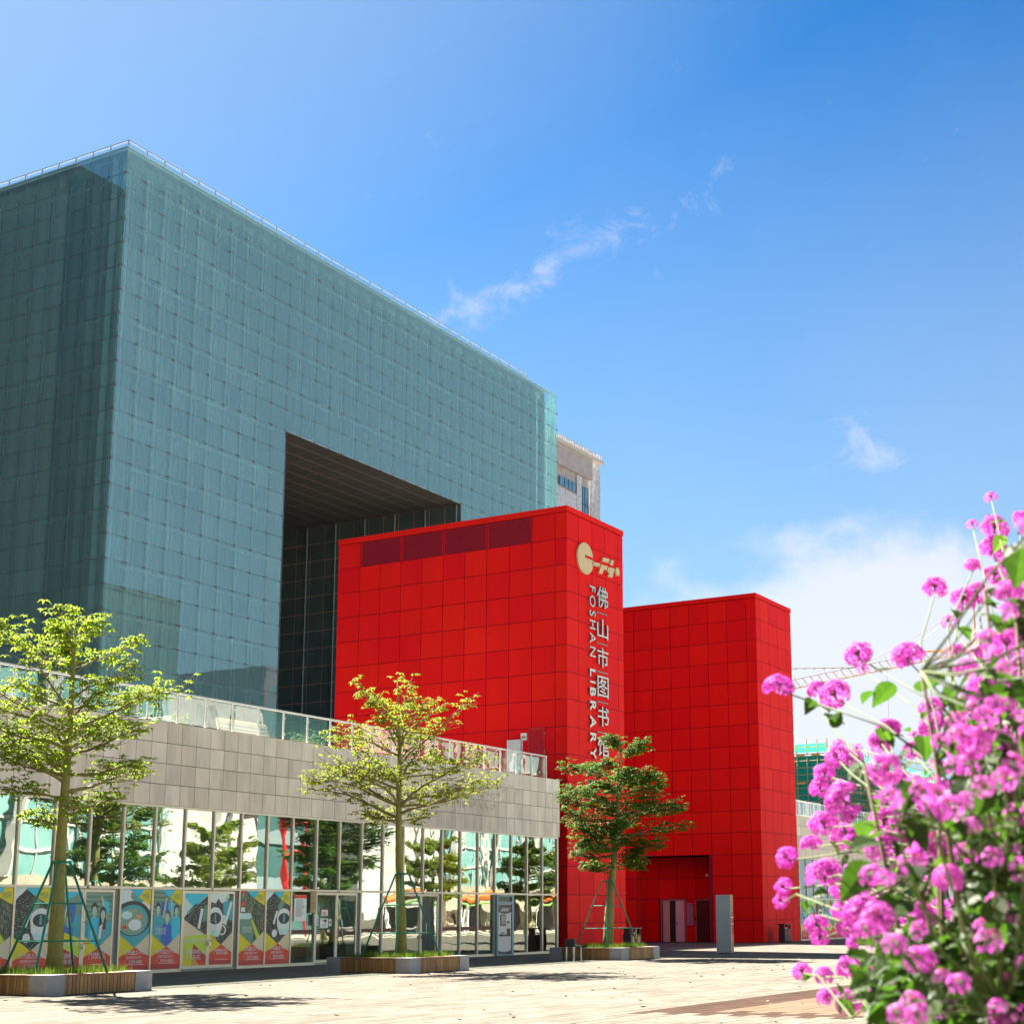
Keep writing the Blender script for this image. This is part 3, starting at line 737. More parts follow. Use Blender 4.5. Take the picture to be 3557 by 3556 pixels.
# body of the building: dark solid behind the inner skin so nothing shines through
bd=MB().use(JT)
yE=TY+44
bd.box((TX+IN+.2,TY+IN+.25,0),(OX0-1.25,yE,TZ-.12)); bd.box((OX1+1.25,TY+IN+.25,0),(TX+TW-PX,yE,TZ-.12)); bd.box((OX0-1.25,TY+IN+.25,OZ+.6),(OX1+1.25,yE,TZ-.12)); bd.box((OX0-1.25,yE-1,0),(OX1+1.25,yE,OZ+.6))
build('body',bd,None,tower)
tc_=MB().use(TP3); tc_.box((TX+.05,TY+.05,TZ-.12),(TX+TW-.05,yE,TZ-.04)); 
cpo=MB().use(GLASSC); 
mb=MB().use(TP3); mb.box((TX-.03,TY-.03,TZ-.05),(TX+TW,TY+.25,TZ+.03)); mb.box((TX-.03,TY+.252,TZ-.05),(TX+.25,yb[-1],TZ+.03)); build('coping',mb,None,tower)
rd=MB().use(CONC); rd.box((TX+.3,TY+.3,TZ-.11),(TX+TW-PX,yE,TZ-.06)); build('roof',rd,None,tower)
# outer skin return at the far right end
mb=MB().use(TOWERG)
for i in range(3):
    for z0_,z1_ in zip(zrows[:-1],zrows[1:]): mb.box((TX+TW-.02,TY+.05+i*PX,z0_+g),(TX+TW,TY+.05+(i+1)*PX-.04,z1_-g))
build('end_glass',mb,None,tower,kind='stuff')
mb=MB().use(TFIN); mb.box((TX+TW-.30,TY+.6,0),(TX+TW-.15,TY+.75,TZ-.1))
for z in (TZ-3.5,TZ-7.6,TZ-11.7): mb.box((TX+TW-PX,TY+.6,z),(TX+TW-.15,TY+.7,z+.12))
build('end_post',mb,None,tower)
# gateway: soffit grid and jambs
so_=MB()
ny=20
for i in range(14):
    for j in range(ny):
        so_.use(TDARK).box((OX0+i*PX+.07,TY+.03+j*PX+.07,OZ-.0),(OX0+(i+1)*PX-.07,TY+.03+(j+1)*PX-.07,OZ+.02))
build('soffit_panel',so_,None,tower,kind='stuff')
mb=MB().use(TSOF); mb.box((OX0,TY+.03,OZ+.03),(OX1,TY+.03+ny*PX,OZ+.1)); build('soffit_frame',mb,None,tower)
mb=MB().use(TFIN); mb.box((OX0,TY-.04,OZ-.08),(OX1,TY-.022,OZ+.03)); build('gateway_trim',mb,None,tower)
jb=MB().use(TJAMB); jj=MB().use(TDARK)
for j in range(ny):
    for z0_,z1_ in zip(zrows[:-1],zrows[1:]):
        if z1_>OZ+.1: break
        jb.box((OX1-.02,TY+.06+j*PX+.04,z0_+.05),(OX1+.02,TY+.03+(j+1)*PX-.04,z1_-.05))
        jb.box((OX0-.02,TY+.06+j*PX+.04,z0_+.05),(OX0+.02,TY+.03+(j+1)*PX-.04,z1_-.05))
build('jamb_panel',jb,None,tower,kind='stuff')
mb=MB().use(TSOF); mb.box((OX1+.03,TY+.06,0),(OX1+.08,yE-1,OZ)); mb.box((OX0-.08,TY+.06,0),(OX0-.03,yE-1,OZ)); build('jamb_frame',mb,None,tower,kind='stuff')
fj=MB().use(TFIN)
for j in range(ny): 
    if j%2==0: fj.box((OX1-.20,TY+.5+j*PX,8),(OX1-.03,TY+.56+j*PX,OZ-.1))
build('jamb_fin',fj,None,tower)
# roof railing
rl=thing('roof_railing','thin metal and glass railing along the roof edge of the glass tower','railing')
RM=simple('roof_rail_metal',(.34,.40,.42),.4,.3); PLQ=simple('plaque_dark',(.10,.13,.2),.5); PLR=simple('plaque_red',(.6,.10,.08),.5)
SB=1.3; HR=TZ+1.42
pm=MB().use(RM).box((-.045,-.045,TZ-.06),(.045,.045,HR)).mesh('post')
xs=[TX+SB+PX*i for i in range(32)]; ys_=[TY+SB+PX*i for i in range(1,14)]
for x in xs: link('post',pm,rl,(x,TY+SB,0))
for y in ys_: link('post',pm,rl,(TX+SB,y,0))
mb=MB().use(RM); mb.box((xs[0]-.05,TY+SB-.05,HR),(xs[-1]+.05,TY+SB+.05,HR+.09)); mb.box((TX+SB-.05,TY+SB+.052,HR),(TX+SB+.05,ys_[-1],HR+.09)); mb.box((xs[-1]-.05,TY+SB+.052,HR),(xs[-1]+.05,TY+12,HR+.09)); build('top_rail',mb,None,rl)
gm=MB().use(RAILG).box((.08,0,TZ+.05),(PX-.08,.015,HR-.2)).mesh('pane'); gb=MB().use(RAILG).box((0,.08,TZ+.05),(.015,PX-.08,HR-.2)).mesh('pane')
for x in xs[:-1]: link('pane',gm,rl,(x,TY+SB,0))
for y in [TY+SB]+ys_[:-1]: link('pane',gb,rl,(TX+SB,y,0))
for k in (1,5,12,19,24): bx('plaque',(xs[k]+.9,TY+SB-.03,TZ+.55),(xs[k]+1.25,TY+SB-.01,TZ+.85),PLR,rl)
for k in (2,6): bx('plaque',(TX+SB-.03,ys_[k]+.8,TZ+.55),(TX+SB-.01,ys_[k]+1.2,TZ+.85),PLQ,rl)

# ============================================================ BUILDINGS FURTHER OFF
# pale perforated building behind the tower
PERF=(lambda t:t.end(t.pbr(t.ramp(t.noise(t.coords('Object'),.7,3,.6),[(.35,(.40,.35,.33)),(.65,(.50,.44,.42))]),.8)))(NT(mat('perforated_screen')))
PERFW=(lambda t:t.end(t.pbr(t.ramp(t.noise(t.coords('Object'),1.3,3,.7),[(.40,(.48,.48,.50)),(.56,(.66,.66,.66))]),.8)))(NT(mat('perforated_white')))
wb=thing('perforated_building','pale perforated building with blue windows rising behind the glass tower','building')
wx0,wx1,wy,wz=225.0,274.6,150.0,98.5
mb=MB().use(PERF); mb.box((wx0,wy+.3,0),(wx1-4.2,wy+28,wz-1.5)); build('wall',mb,None,wb)
mb=MB().use(PERFW)
for x in [wx1-4.1+.52*i for i in range(8)]: mb.box((x,wy-.2,60),(x+.40,wy,wz-2.8))
for i in range(40): mb.box((wx1-.5,wy+.01+i*.6,60),(wx1-.1,wy+.40+i*.6,wz-.6))
build('screen_slat',mb,None,wb)
mb=MB().use(CREAM); mb.box((wx0,wy-1.2,wz-1.6),(wx1,wy+.28,wz-.9)); mb.use(PERF); mb.box((wx0,wy-.6,wz-6.0),(wx1-4.2,wy+.28,wz-1.61)); 
for i in range(70): mb.use(PERFW).box((wx0+i*.7,wy-1.25,wz-.9),(wx0+i*.7+.35,wy-1.0,wz))
build('cornice',mb,None,wb)
BLW=simple('blue_window_glass',(.12,.30,.45),.1,0,.3,.5)
w=MB().use(BLW); w.box((257.4,wy+.0,88.5),(264.3,wy+.1,90.4)); o=build('window',w,None,wb)
mb=MB().use(DARKM)
for x in (257.4,259.4,261.0,262.6,264.2): mb.box((x,wy-.08,88.5),(x+.12,wy-.01,90.4))
build('mullion',mb,None,o)
w=MB().use(BLW); w.box((266.9,wy+.0,76),(269.5,wy+.1,90.5)); o=build('window',w,None,wb)
mb=MB().use(DARKM)
for x in (266.9,268.0,269.4): mb.box((x,wy-.08,76),(x+.12,wy-.01,90.5))
for z in (82,86.5): mb.box((266.9,wy-.09,z),(269.5,wy-.011,z+.15))
build('mullion',mb,None,o)
mb=MB().use(PERFW); mb.box((264.6,wy-.1,70),(266.6,wy+.2,wz-6.1)); mb.box((256,wy-.1,70),(264.4,wy+.2,87.9)); build('panel',mb,None,wb)

# scaffolded building with green netting
NET=(lambda t:(lambda d,tr,m:(t.l.new(d.outputs[0],m.inputs[1]),t.l.new(tr.outputs[0],m.inputs[2]),t.end(m.outputs[0]))[2])(t.add('ShaderNodeBsdfDiffuse'),t.add('ShaderNodeBsdfTransparent'),t.add('ShaderNodeMixShader')))(NT(mat('green_netting')))
for n in NET.node_tree.nodes:
    if n.type=='BSDF_DIFFUSE': n.inputs[0].default_value=(.02,.30,.24,1)
    if n.type=='MIX_SHADER': n.inputs[0].default_value=.30
NETL=(lambda t:(lambda d,tr,m:(t.l.new(d.outputs[0],m.inputs[1]),t.l.new(tr.outputs[0],m.inputs[2]),t.end(m.outputs[0]))[2])(t.add('ShaderNodeBsdfTranslucent'),t.add('ShaderNodeBsdfTransparent'),t.add('ShaderNodeMixShader')))(NT(mat('bright_netting')))
for n in NETL.node_tree.nodes:
    if n.type=='BSDF_TRANSLUCENT': n.inputs[0].default_value=(.06,.70,.45,1)
    if n.type=='MIX_SHADER': n.inputs[0].default_value=.35
sb=thing('building_under_construction','building under construction wrapped in bamboo scaffolding and green netting','building')
sx,sy,sz=205.0,75.0,25.2
mb=MB().use(simple('raw_concrete',(.16,.18,.17),.9)); 
for k in range(7): mb.box((sx+1.5,sy+1.5,k*4.0-.2),(sx+60,sy+40,k*4.0+.2))
for i in range(10):
    for j in range(7): mb.box((sx+2+i*6,sy+2+j*6,0),(sx+2.6+i*6,sy+2.6+j*6,24.2))
mb.box((sx+3,sy+3,0),(sx+58,sy+38,17.5)); build('concrete_frame',mb,None,sb)
mb=MB().use(NET); mb.box((sx+.35,sy+.35,0),(sx+60,sy+.37,sz-1.2)); mb.box((sx+.35,sy+.38,0),(sx+.37,sy+45,sz-1.2)); build('netting',mb,None,sb)
mb=MB().use(NETL); mb.box((sx+.2,sy+.2,sz-1.9),(sx+60,sy+.22,sz+.2)); mb.box((sx+.2,sy+.23,sz-.6),(sx+.22,sy+45,sz+.6)); build('netting',mb,None,sb,label='bright green netting along the top edge')
bam=MB().use(simple('bamboo',(.34,.20,.08),.7)); yel=MB().use(simple('yellow_board',(.60,.33,.05),.6))
for i in range(44):
    x=sx+i*1.4; bam.tube([(x,sy-.05,0),(x+R.uniform(-.1,.1),sy-.05,sz+R.uniform(.2,1.6))],.06,4,False)
for j in range(30):
    y=sy+j*1.5; bam.tube([(sx-.05,y,0),(sx-.05,y+R.uniform(-.1,.1),sz+R.uniform(.2,1.9))],.06,4,False)
for k in range(26):
    z=.8+k*.98; bam.tube([(sx-.1,sy-.12,z),(sx+60,sy-.12,z)],.05,4,False); bam.tube([(sx-.12,sy-.1,z),(sx-.12,sy+45,z)],.05,4,False)
for k in range(6):
    z=4.0*k+4.0
    for j in range(18):
        y=sy+1+j*2.3; yel.box((sx-.25,y,z),(sx-.18,y+1.3,z+.25))
    for i in range(30): yel.box((sx+1+i*2,sy-.25,z),(sx+1.9+i*2,sy-.18,z+.22))
for i in range(6): bam.tube([(sx-.2,sy+2+i*7,6),(sx-.2,sy+9+i*7,22)],.07,4,False); bam.tube([(sx+2+i*9,sy-.2,6),(sx+11+i*9,sy-.2,22)],.07,4,False)
build('bamboo_scaffold',bam,None,sb); build('warning_board',yel,None,sb)

# tower crane: its jib reaches over the roofs
cr=thing('tower_crane','orange tower crane with lattice jib reaching behind the rear red building','crane')
OR=simple('crane_paint',(.80,.46,.24),.5,0,.1,.2)
A=Vector((231.2,92.8,37.8)); B_=Vector((245.7,63.2,44.3))
jd=(B_-A); jl=jd.length; jn_=jd.normalized(); side=jn_.cross(Vector((0,0,1))).normalized(); upv=side.cross(jn_)
mb=MB().use(OR); w_,h_=.6,1.05; nseg=26
corners=[A+side*w_,A-side*w_,A+upv*h_*1.4]
for c0 in corners: mb.bar(c0,c0+jd,.06,5)
for k in range(nseg):
    p0=A+jd*(k/nseg); p1=A+jd*((k+1)/nseg); pm_=A+jd*((k+.5)/nseg)
    for s_ in (1,-1): mb.bar(p0+side*w_*s_,pm_+upv*h_*1.4,.032,4); mb.bar(pm_+upv*h_*1.4,p1+side*w_*s_,.032,4)
    mb.bar(p0+side*w_,p0-side*w_,.04,4)
    if k%4==2: mb.bar(pm_+upv*h_*1.4,pm_+upv*h_*2.1,.05,4)
build('jib',mb,None,cr)
mb=MB().use(OR); mt=B_.copy()
for dx,dy in ((-.9,-.9),(.9,-.9),(.9,.9),(-.9,.9)): mb.bar((mt.x+dx,mt.y+dy,0),(mt.x+dx,mt.y+dy,mt.z+1),.12,5)
for k in range(26):
    z=k*1.85
    for (a,b),(c,d_) in (((-.9,-.9),(.9,-.9)),((.9,-.9),(.9,.9)),((.9,.9),(-.9,.9)),((-.9,.9),(-.9,-.9))):
        mb.bar((mt.x+a,mt.y+b,z),(mt.x+c,mt.y+d_,z+1.85),.06,4)
build('mast',mb,None,cr)
top=mt+Vector((0,0,8)); mb=MB().use(OR); mb.bar(mt+side*.8,top,.12,5); mb.bar(mt-side*.8,top,.12,5); build('apex',mb,None,cr)
bx('cabin',(mt.x-1.4,mt.y-2.2,mt.z-2),(mt.x+.2,mt.y-.95,mt.z+.3),CREAM,cr)
mb=MB().use(OR); cj=-jn_*12; cj.z=0
mb.bar(mt+side*.6,mt+side*.6+cj,.1,5); mb.bar(mt-side*.6,mt-side*.6+cj,.1,5); mb.bar(top,mt+cj,.05,4); build('counter_jib',mb,None,cr)
bx('counterweight',tuple(mt+cj-Vector((1,1,2))),tuple(mt+cj+Vector((1,1,.5))),CONC,cr)
mb=MB().use(simple('pendant_cable',(.30,.16,.09),.5)); e=A+jd*.0+Vector((0,0,3.4)); tp=Vector((mt.x,mt.y,mt.z+.8))+Vector((0,0,0))
far_=A+Vector((0,0,3.9)); mb.bar(far_,A+jd*.42+Vector((0,0,1.2)),.05,4); 
for k in range(9):
    p=far_+(A+jd*.42+Vector((0,0,1.2))-far_)*(k/9); mb.tube([p-jn_*.25,p+jn_*.25],.12,4)
mb.bar(A+jd*.42+Vector((0,0,1.4)),top,.05,4); mb.bar(A+jd*.55-Vector((0,0,0)),A+jd*.55-Vector((0,0,14)),.03,4)
build('pendant',mb,None,cr)

# ============================================================ ACROSS THE SQUARE (seen as reflections)
TEALG=(lambda t:t.end(t.pbr(t.ramp(t.noise(t.coords('Object'),.25,5,.6),[(.3,(.10,.27,.27)),(.7,(.30,.52,.49))]),.08,0,.8)))(NT(mat('teal_curtain_glass')))
BASEST=simple('opposite_base_stone',(.40,.35,.27),.8,0,.2,.6)
OW=simple('opposite_white',(.52,.51,.48),.6)
OP=simple('opposite_perforated',(.46,.45,.42),.7,0,.5,1.2)
def opposite(x0,x1,y,label,kind):
    t=thing('shop_building',label,'building')
    if kind=='teal':
        h=25
        mb=MB().use(TEALG); mb.box((x0,y-12,4.4),(x1,y-.3,h)); build('glass_wall',mb,None,t)
        mb=MB().use(BASEST); n=int((x1-x0)/7); w=(x1-x0)/n
        for i in range(n):
            a=x0+i*w; mb.box((a,y-1,0),(a+1.4,y,4.4))
            pts=[(a+1.4+ (w-1.4)*k/10,1.6+2.0*math.sin(math.pi*k/10)) for k in range(11)]
            for p,q in zip(pts[:-1],pts[1:]): mb.face([(p[0],y,p[1]),(q[0],y,q[1]),(q[0],y,4.4),(p[0],y,4.4)])
        mb.box((x0,y-.9,3.9),(x1,y-.02,4.6)); build('arcade',mb,None,t)
        mb=MB().use(DARKM); mb.box((x0,y-3,0),(x1,y-2.8,4)); build('arcade_back',mb,None,t)
        mb=MB().use(OW)
        for z in (6.4,8.4,10.6,12.6,14.8,17,19.2,21.4,23.4): mb.box((x0,y-.3,z),(x1,y-.12,z+.22))
        for i in range(n):
            a=x0+i*w
            mb.tube([(a+.4,y,4.6),(a+.9,y+.3,8),(a+2.4,y+.5,12),(a+4.5,y+.5,h)],[.35,.4,.5,.6],6); mb.tube([(a+w-.6,y,4.6),(a+w-1,y+.2,10),(a+w-1.2,y+.2,h)],.22,5)
            for k in (1,2,3,4): mb.box((a+k*w/5,y-.3,4.6),(a+k*w/5+.12,y-.18,h))
        mb.box((x0,y-12,h),(x1,y+.7,h+1.2)); build('white_frame',mb,None,t)
    elif kind=='white':
        h=26
        mb=MB().use(OP); mb.box((x0,y-12,3.2),(x1,y-.1,h)); build('wall',mb,None,t)
        mb=MB().use(OW); mb.box((x0,y-.09,0),(x0+3,y+.3,h)); mb.box((x1-3,y-.09,0),(x1,y+.3,h)); mb.box((x0+3,y-.09,2.6),(x1-3,y+.25,3.4)); build('pier',mb,None,t)
        mb=MB().use(DARKM); mb.box((x0+3,y-2,0),(x1-3,y-1.9,2.6)); build('shopfront',mb,None,t)
    else:
        h=24
        mb=MB().use(simple('dark_teal_wall',(.06,.13,.13),.2,0,.4,.3)); mb.box((x0,y-12,0),(x1,y,h)); build('wall',mb,None,t)
        mb=MB().use(simple('grey_band',(.22,.28,.30),.5))
        for z in (4,8,12): mb.box((x0,y,z),(x1,y+.3,z+1.2))
        build('band',mb,None,t)
    return t
opposite(48,88,-17,'teal glazed building with white ribs and stone arcade across the square','teal')
opposite(88.3,99,-18,'white perforated building across the square beside the dark teal one','white')
opposite(99.3,113,-21,'dark teal building with grey bands across the square','dark')
opposite(113.3,126,-18,'broad white perforated building across the square beside the orange awnings','white')
opposite(126.3,172,-17,'long teal glazed building with white ribs at the far end of the square','teal')
RS=simple('red_steel',(.55,.015,.02),.45)
t=thing('red_steel_ladder_frame','tall red steel ladder frame standing across the square','frame')
mb=MB().use(RS); mb.tube([(101,-14,0),(100.6,-14,5),(100.9,-14,10),(99.6,-14,15.5)],.22,6); mb.tube([(98.5,-14,0),(98.2,-14,6),(98.0,-14,15)],.22,6)
for z in (2,4.4,6.8,9.2,11.6,14): mb.tube([(98.2,-14,z),(100.8,-14,z+.2)],.16,6)
build('rungs_and_posts',mb,None,t)
ORG=simple('orange_awning',(.75,.16,.02),.6); LGR=simple('green_trim',(.20,.45,.06),.6)
for k,(x,lb) in enumerate(((118,'orange awning with green edge over a shop across the square, nearest'),(131,'orange awning with green edge over a shop across the square, middle'),(145,'orange awning with green edge over a shop across the square, farthest'))):
    t=thing('awning',lb,'awning',(x,-15.5,0),'awnings across the square')
    mb=MB().use(ORG); mb.tube([(-4,0,3.2),(-2,.4,3.6),(0,.5,3.7),(2,.4,3.6),(4,0,3.2)],[.3,.45,.5,.45,.3],8); build('canopy',mb,None,t)
    mb=MB().use(LGR); mb.tube([(-4,.3,2.7),(0,.9,3.0),(4,.3,2.7)],.12,6); build('edge',mb,None,t)
    mb=MB().use(WHITE)
    for a in (-3.8,3.8): mb.box((a-.1,-.1,0),(a+.1,.1,3.0))
    build('post',mb,None,t)
# tall blocks further away, mirrored in the glass tower
DB=simple('far_block_wall',(.04,.06,.06),.9,0,.2,.1,spec=.05); DW=simple('far_block_window',(.03,.06,.07),.1)
def block(x0,x1,y0,y1,h,label,m=DB,DW=DW,win=True):
    t=thing('office_block',label,'building')
    mb=MB().use(m); mb.box((x0,y0,0),(x1,y1,h)); build('wall',mb,None,t)
    mb=MB().use(DW); z=4 if win else h
    while z<h-3:
        x=x0+2
        while x<x1-2: mb.box((x,y1,z),(x+2.4,y1+.12,z+2)); mb.box((x,y0-.12,z),(x+2.4,y0,z+2)); x+=4
        y=y0+2
        while y<y1-2: mb.box((x1,y,z),(x1+.12,y+2.4,z+2)); y+=4
        z+=4
    if win: build('window',mb,None,t)
    mb=MB().use(m); mb.box((x0-.3,y0-.3,h),(x1+.3,y1+.3,h+1)); build('parapet',mb,None,t)
block(205,254,-100,-70,73,'dark office block beyond the square, taller one')
block(284,335,-100,-70,62,'dark office block beyond the square, lower and wider one',simple('far_block_wall_brown',(.07,.05,.06),.9,0,.2,.1,spec=.05))
block(-70,63.2,120,190,79.5,'dark high rise block standing off to the left of the glass tower',simple('high_rise_wall',(.012,.024,.026),.9,0,.6,.05,spec=.03),DW,False)
block(-46,-16,-40,112,75,'long dark unseen block added at the left to cut sky light on the red walls',simple('shade_block_wall',(.07,.085,.08),.5,0,.3,.08),DW,True)  # unseen block, added to darken the left faces of the red buildings
# ============================================================ POSTERS
def flat(name,col,var=.0): return simple(name,tuple(min(.9,c*1.3) for c in col),.45,0,.04,3)
PC=dict(y=flat('print_yellow',(.75,.55,.015)),y2=flat('print_lime',(.52,.62,.05)),b=flat('print_blue',(.04,.50,.68)),r=flat('print_red',(.70,.06,.035)),r2=flat('print_dark_red',(.50,.045,.05)),p=flat('print_beige',(.72,.55,.38)),o=flat('print_orange',(.75,.30,.10)),
 w=flat('print_white',(.78,.80,.78)),lb=flat('print_pale_blue',(.50,.70,.74)),k=flat('print_black',(.035,.035,.04)),g=flat('print_green_grey',(.15,.27,.21)),s=flat('print_skin',(.40,.50,.42)),db=flat('print_deep_blue',(.03,.13,.50)),t=flat('print_teal',(.06,.35,.42)),gl=flat('print_logo_green',(.05,.28,.22)),br=flat('print_brown',(.12,.07,.035)))
def cellmat(name,c1,c2,scale,kind='vor'):
    t=NT(mat(name)); v=t.coords('Object')
    if kind=='vor':
        n=t.add('ShaderNodeTexVoronoi'); t.l.new(v,n.inputs['Vector']); n.inputs['Scale'].default_value=scale; f=n.outputs['Distance']
        return t.end(t.pbr(t.ramp(f,[(.18,c2),(.42,c1)]),.5))
    n=t.add('ShaderNodeTexNoise'); t.l.new(t.coords('Object',scale=(9,1,2.2)),n.inputs['Vector']); n.inputs['Scale'].default_value=scale; n.inputs['Detail'].default_value=2
    return t.end(t.pbr(t.ramp(n.outputs['Fac'],[(.38,c1),(.47,c2),(.53,(.18,.12,.07)),(.62,(.42,.40,.28))],'CONSTANT'),.5))
BEANS=cellmat('print_coffee_beans',(.05,.035,.03),(.32,.48,.48),24)
BOOKS=cellmat('print_book_spines',(.05,.09,.06),(.20,.30,.22),3.0,'books')
FOODM=cellmat('print_noodle_salad',(.25,.40,.30),(.60,.68,.48),17)
STRIPEM=(lambda t:t.end(t.pbr(t.ramp((lambda w:(t.l.new(t.coords('Object'),w.inputs['Vector']),w.outputs['Fac'])[1])(t.add('ShaderNodeTexWave',bands_direction='Z')),[(.4,(.17,.29,.22)),(.6,(.29,.42,.33))]),.5)))(NT(mat('print_stair_stripes')))
for n in STRIPEM.node_tree.nodes:
    if n.type=='TEX_WAVE': n.inputs['Scale'].default_value=2.2
def ell(cx,cy,rx,ry,n=18): return [(cx+rx*math.cos(2*math.pi*i/n),cy+ry*math.sin(2*math.pi*i/n)) for i in range(n)]
def clip(poly,x0=0,x1=1,y0=0,y1=1):
    def cut(P,ax,lim,sgn):
        out=[]
        for i in range(len(P)):
            a,b=P[i],P[(i+1)%len(P)]; da,db=sgn*(a[ax]-lim),sgn*(b[ax]-lim)
            if da>=0: out.append(a)
            if da*db<0: k=da/(da-db); out.append((a[0]+(b[0]-a[0])*k,a[1]+(b[1]-a[1])*k))
        return out
    for ax,lim,sg_ in ((0,x0,1),(0,x1,-1),(1,y0,1),(1,y1,-1)):
        poly=cut(poly,ax,lim,sg_)
        if len(poly)<3: return []
    return poly
def cup(cx,cy,k=1.0):
    return [('w',ell(cx,cy,.27*k,.125*k)),('w',[(cx-.27*k,cy),(cx-.24*k,cy-.12*k),(cx-.14*k,cy-.21*k),(cx+.14*k,cy-.21*k),(cx+.24*k,cy-.12*k),(cx+.27*k,cy)]),('lb',[(cx-.20*k,cy-.14*k),(cx-.12*k,cy-.2*k),(cx+.12*k,cy-.2*k),(cx+.2*k,cy-.14*k)]),
            ('w',ell(cx+.30*k,cy-.02,.10*k,.05*k)),('lb',ell(cx+.30*k,cy-.02,.055*k,.028*k)),('k',ell(cx,cy-.005,.21*k,.07*k)),('t',[(cx-.04,cy-.05*k),(cx+.04,cy-.05*k),(cx+.03,cy+.05*k),(cx-.03,cy+.05*k)])]
def person(cx,cy,hair,shirt,k=1.0,long=False,arm=0):
    o=[(shirt,[(cx-.17*k,cy-.36*k),(cx+.17*k,cy-.36*k),(cx+.15*k,cy-.10*k),(cx+.06*k,cy-.07*k),(cx-.06*k,cy-.07*k),(cx-.15*k,cy-.10*k)])]
    if long: o.append((hair,[(cx-.10*k,cy-.16*k),(cx+.10*k,cy-.16*k),(cx+.10*k,cy+.02),(cx-.10*k,cy+.02)]))
    o+=[(hair,ell(cx,cy+.015*k,.095*k,.062*k,12)),('s',ell(cx,cy-.012*k,.07*k,.052*k,12)),('s',[(cx-.03*k,cy-.09*k),(cx+.03*k,cy-.09*k),(cx+.03*k,cy-.05*k),(cx-.03*k,cy-.05*k)])]
    if arm: o.append(('lb',[(cx+arm*.13*k,cy-.14*k),(cx+arm*.19*k,cy-.12*k),(cx+arm*.10*k,cy+.22*k),(cx+arm*.05*k,cy+.22*k)]))
    return o
def content(kind):
    V=[(0,.44),(.50,.30),(1,.45)]
    photo=[(0,1),(0,.44),(.5,.27),(1,.45),(1,1)]
    sh=[]
    if kind=='coffee':
        sh=[(BEANS,photo),('lb',[(0,1),(.28,1),(0,.84)]),('w',[(.02,.93),(.22,1),(.34,1),(.04,.86)]),('k',[(.1,.9),(.3,.97),(.48,.95),(.42,.92),(.24,.92),(0,.80),(0,.84)]),('g',[(.62,.90),(.78,.84),(.50,.66),(.38,.62)]),('w',[(.44,.74),(.50,.72),(.36,.54),(.30,.56)]),('w',ell(.38,.42,.11,.055))]+cup(.76,.63,1.1)
    if kind=='books':
        sh=[(BOOKS,photo),('lb',[(0,.70),(.45,.70),(.52,.64),(.42,.62),(0,.62)]),('g',[(0,.62),(.45,.62),(.62,.44),(.5,.27),(0,.44)]),('y2',[(.46,.62),(.52,.62),(.85,.38),(.72,.35)]),('r',[(.10,.86),(.24,.86),(.24,.80),(.10,.80)]),('w',[(.06,.78),(.22,.78),(.22,.72),(.06,.72)]),('r2',[(0,1),(.3,1),(.26,.97),(0,.98)])]
        for i in range(5): sh.append(('k',[(.5,.92-.07*i),(1,.80-.10*i),(1,.79-.10*i),(.5,.912-.07*i)]))
    if kind=='food':
        sh=[('t',photo),('lb',[(0,1),(.45,1),(.4,.86),(0,.82)]),('w',ell(.30,.93,.22,.08)),('g',ell(.42,.92,.10,.05)),('w',ell(.85,.80,.2,.06)),('k',ell(.42,.64,.60,.22,26)),('t',ell(.42,.62,.52,.19,26)),(FOODM,ell(.40,.60,.46,.165,24)),('w',ell(.50,.56,.22,.07)),('lb',ell(.22,.68,.18,.05)),('r',ell(.15,.53,.08,.025)),('o',ell(.62,.66,.10,.03))]
    if kind in ('students','students_b'):
        sh=[(STRIPEM,photo),('t',[(0,.62),(1,.62),(1,.44),(.5,.27),(0,.44)])]
        if kind=='students': sh+=[('db',[(.32,.84),(.62,.86),(.60,.68),(.30,.68)]),('b',[(.55,.85),(.78,.82),(.72,.66),(.56,.68)])]+person(.20,.76,'k','t',1.0)+person(.84,.74,'k','b',1.0)+person(.52,.66,'br','db',1.15)+[('s',[(.34,.64),(.42,.64),(.50,.90),(.44,.90)]),('s',[(.72,.64),(.66,.64),(.60,.88),(.66,.88)])]
        else: sh+=[('b',[(.62,.90),(.86,.88),(.90,.72),(.66,.74)]),('s',[(.56,.95),(.62,.95),(.84,.66),(.74,.66)])]+person(.34,.77,'k','b',1.25)+person(.66,.72,'k','t',1.25,True)+[('w',[(.55,.56),(.66,.60),(.62,.40),(.52,.40)]),('r2',[(.66,.60),(.69,.60),(.66,.42),(.63,.41)])]
    if kind=='door_left':
        sh=[('lb',[(0,1),(0,.28),(1,.0),(1,1)]),('b',[(0,1),(1,1),(1,.98),(.42,.80),(0,.95)]),(BEANS,[(1,.97),(.42,.80),(0,.66),(0,.64),(.95,.42),(1,.42)]),('k',[(.02,.66),(.2,.74),(.55,.84),(.5,.86),(.2,.76)]),('w',[(.72,.80),(.84,.78),(.70,.50),(.60,.52)]),('g',[(.86,.82),(1,.86),(1,.62),(.8,.60)]),
            ('p',[(0,.64),(1,.40),(1,.26),(0,.40)]),('y2',[(0,.40),(1,.43),(1,.20),(0,.0)]),('y',[(.45,.27),(1,.15),(1,.0),(0,0),(0,.10)]),('r2',[(.45,.30),(1,.13),(1,0),(.40,0)]),('r',[(.45,.16),(1,.02),(1,0),(.4,0)]),('o',[(.40,.14),(.75,0),(.4,0)])]
        return sh
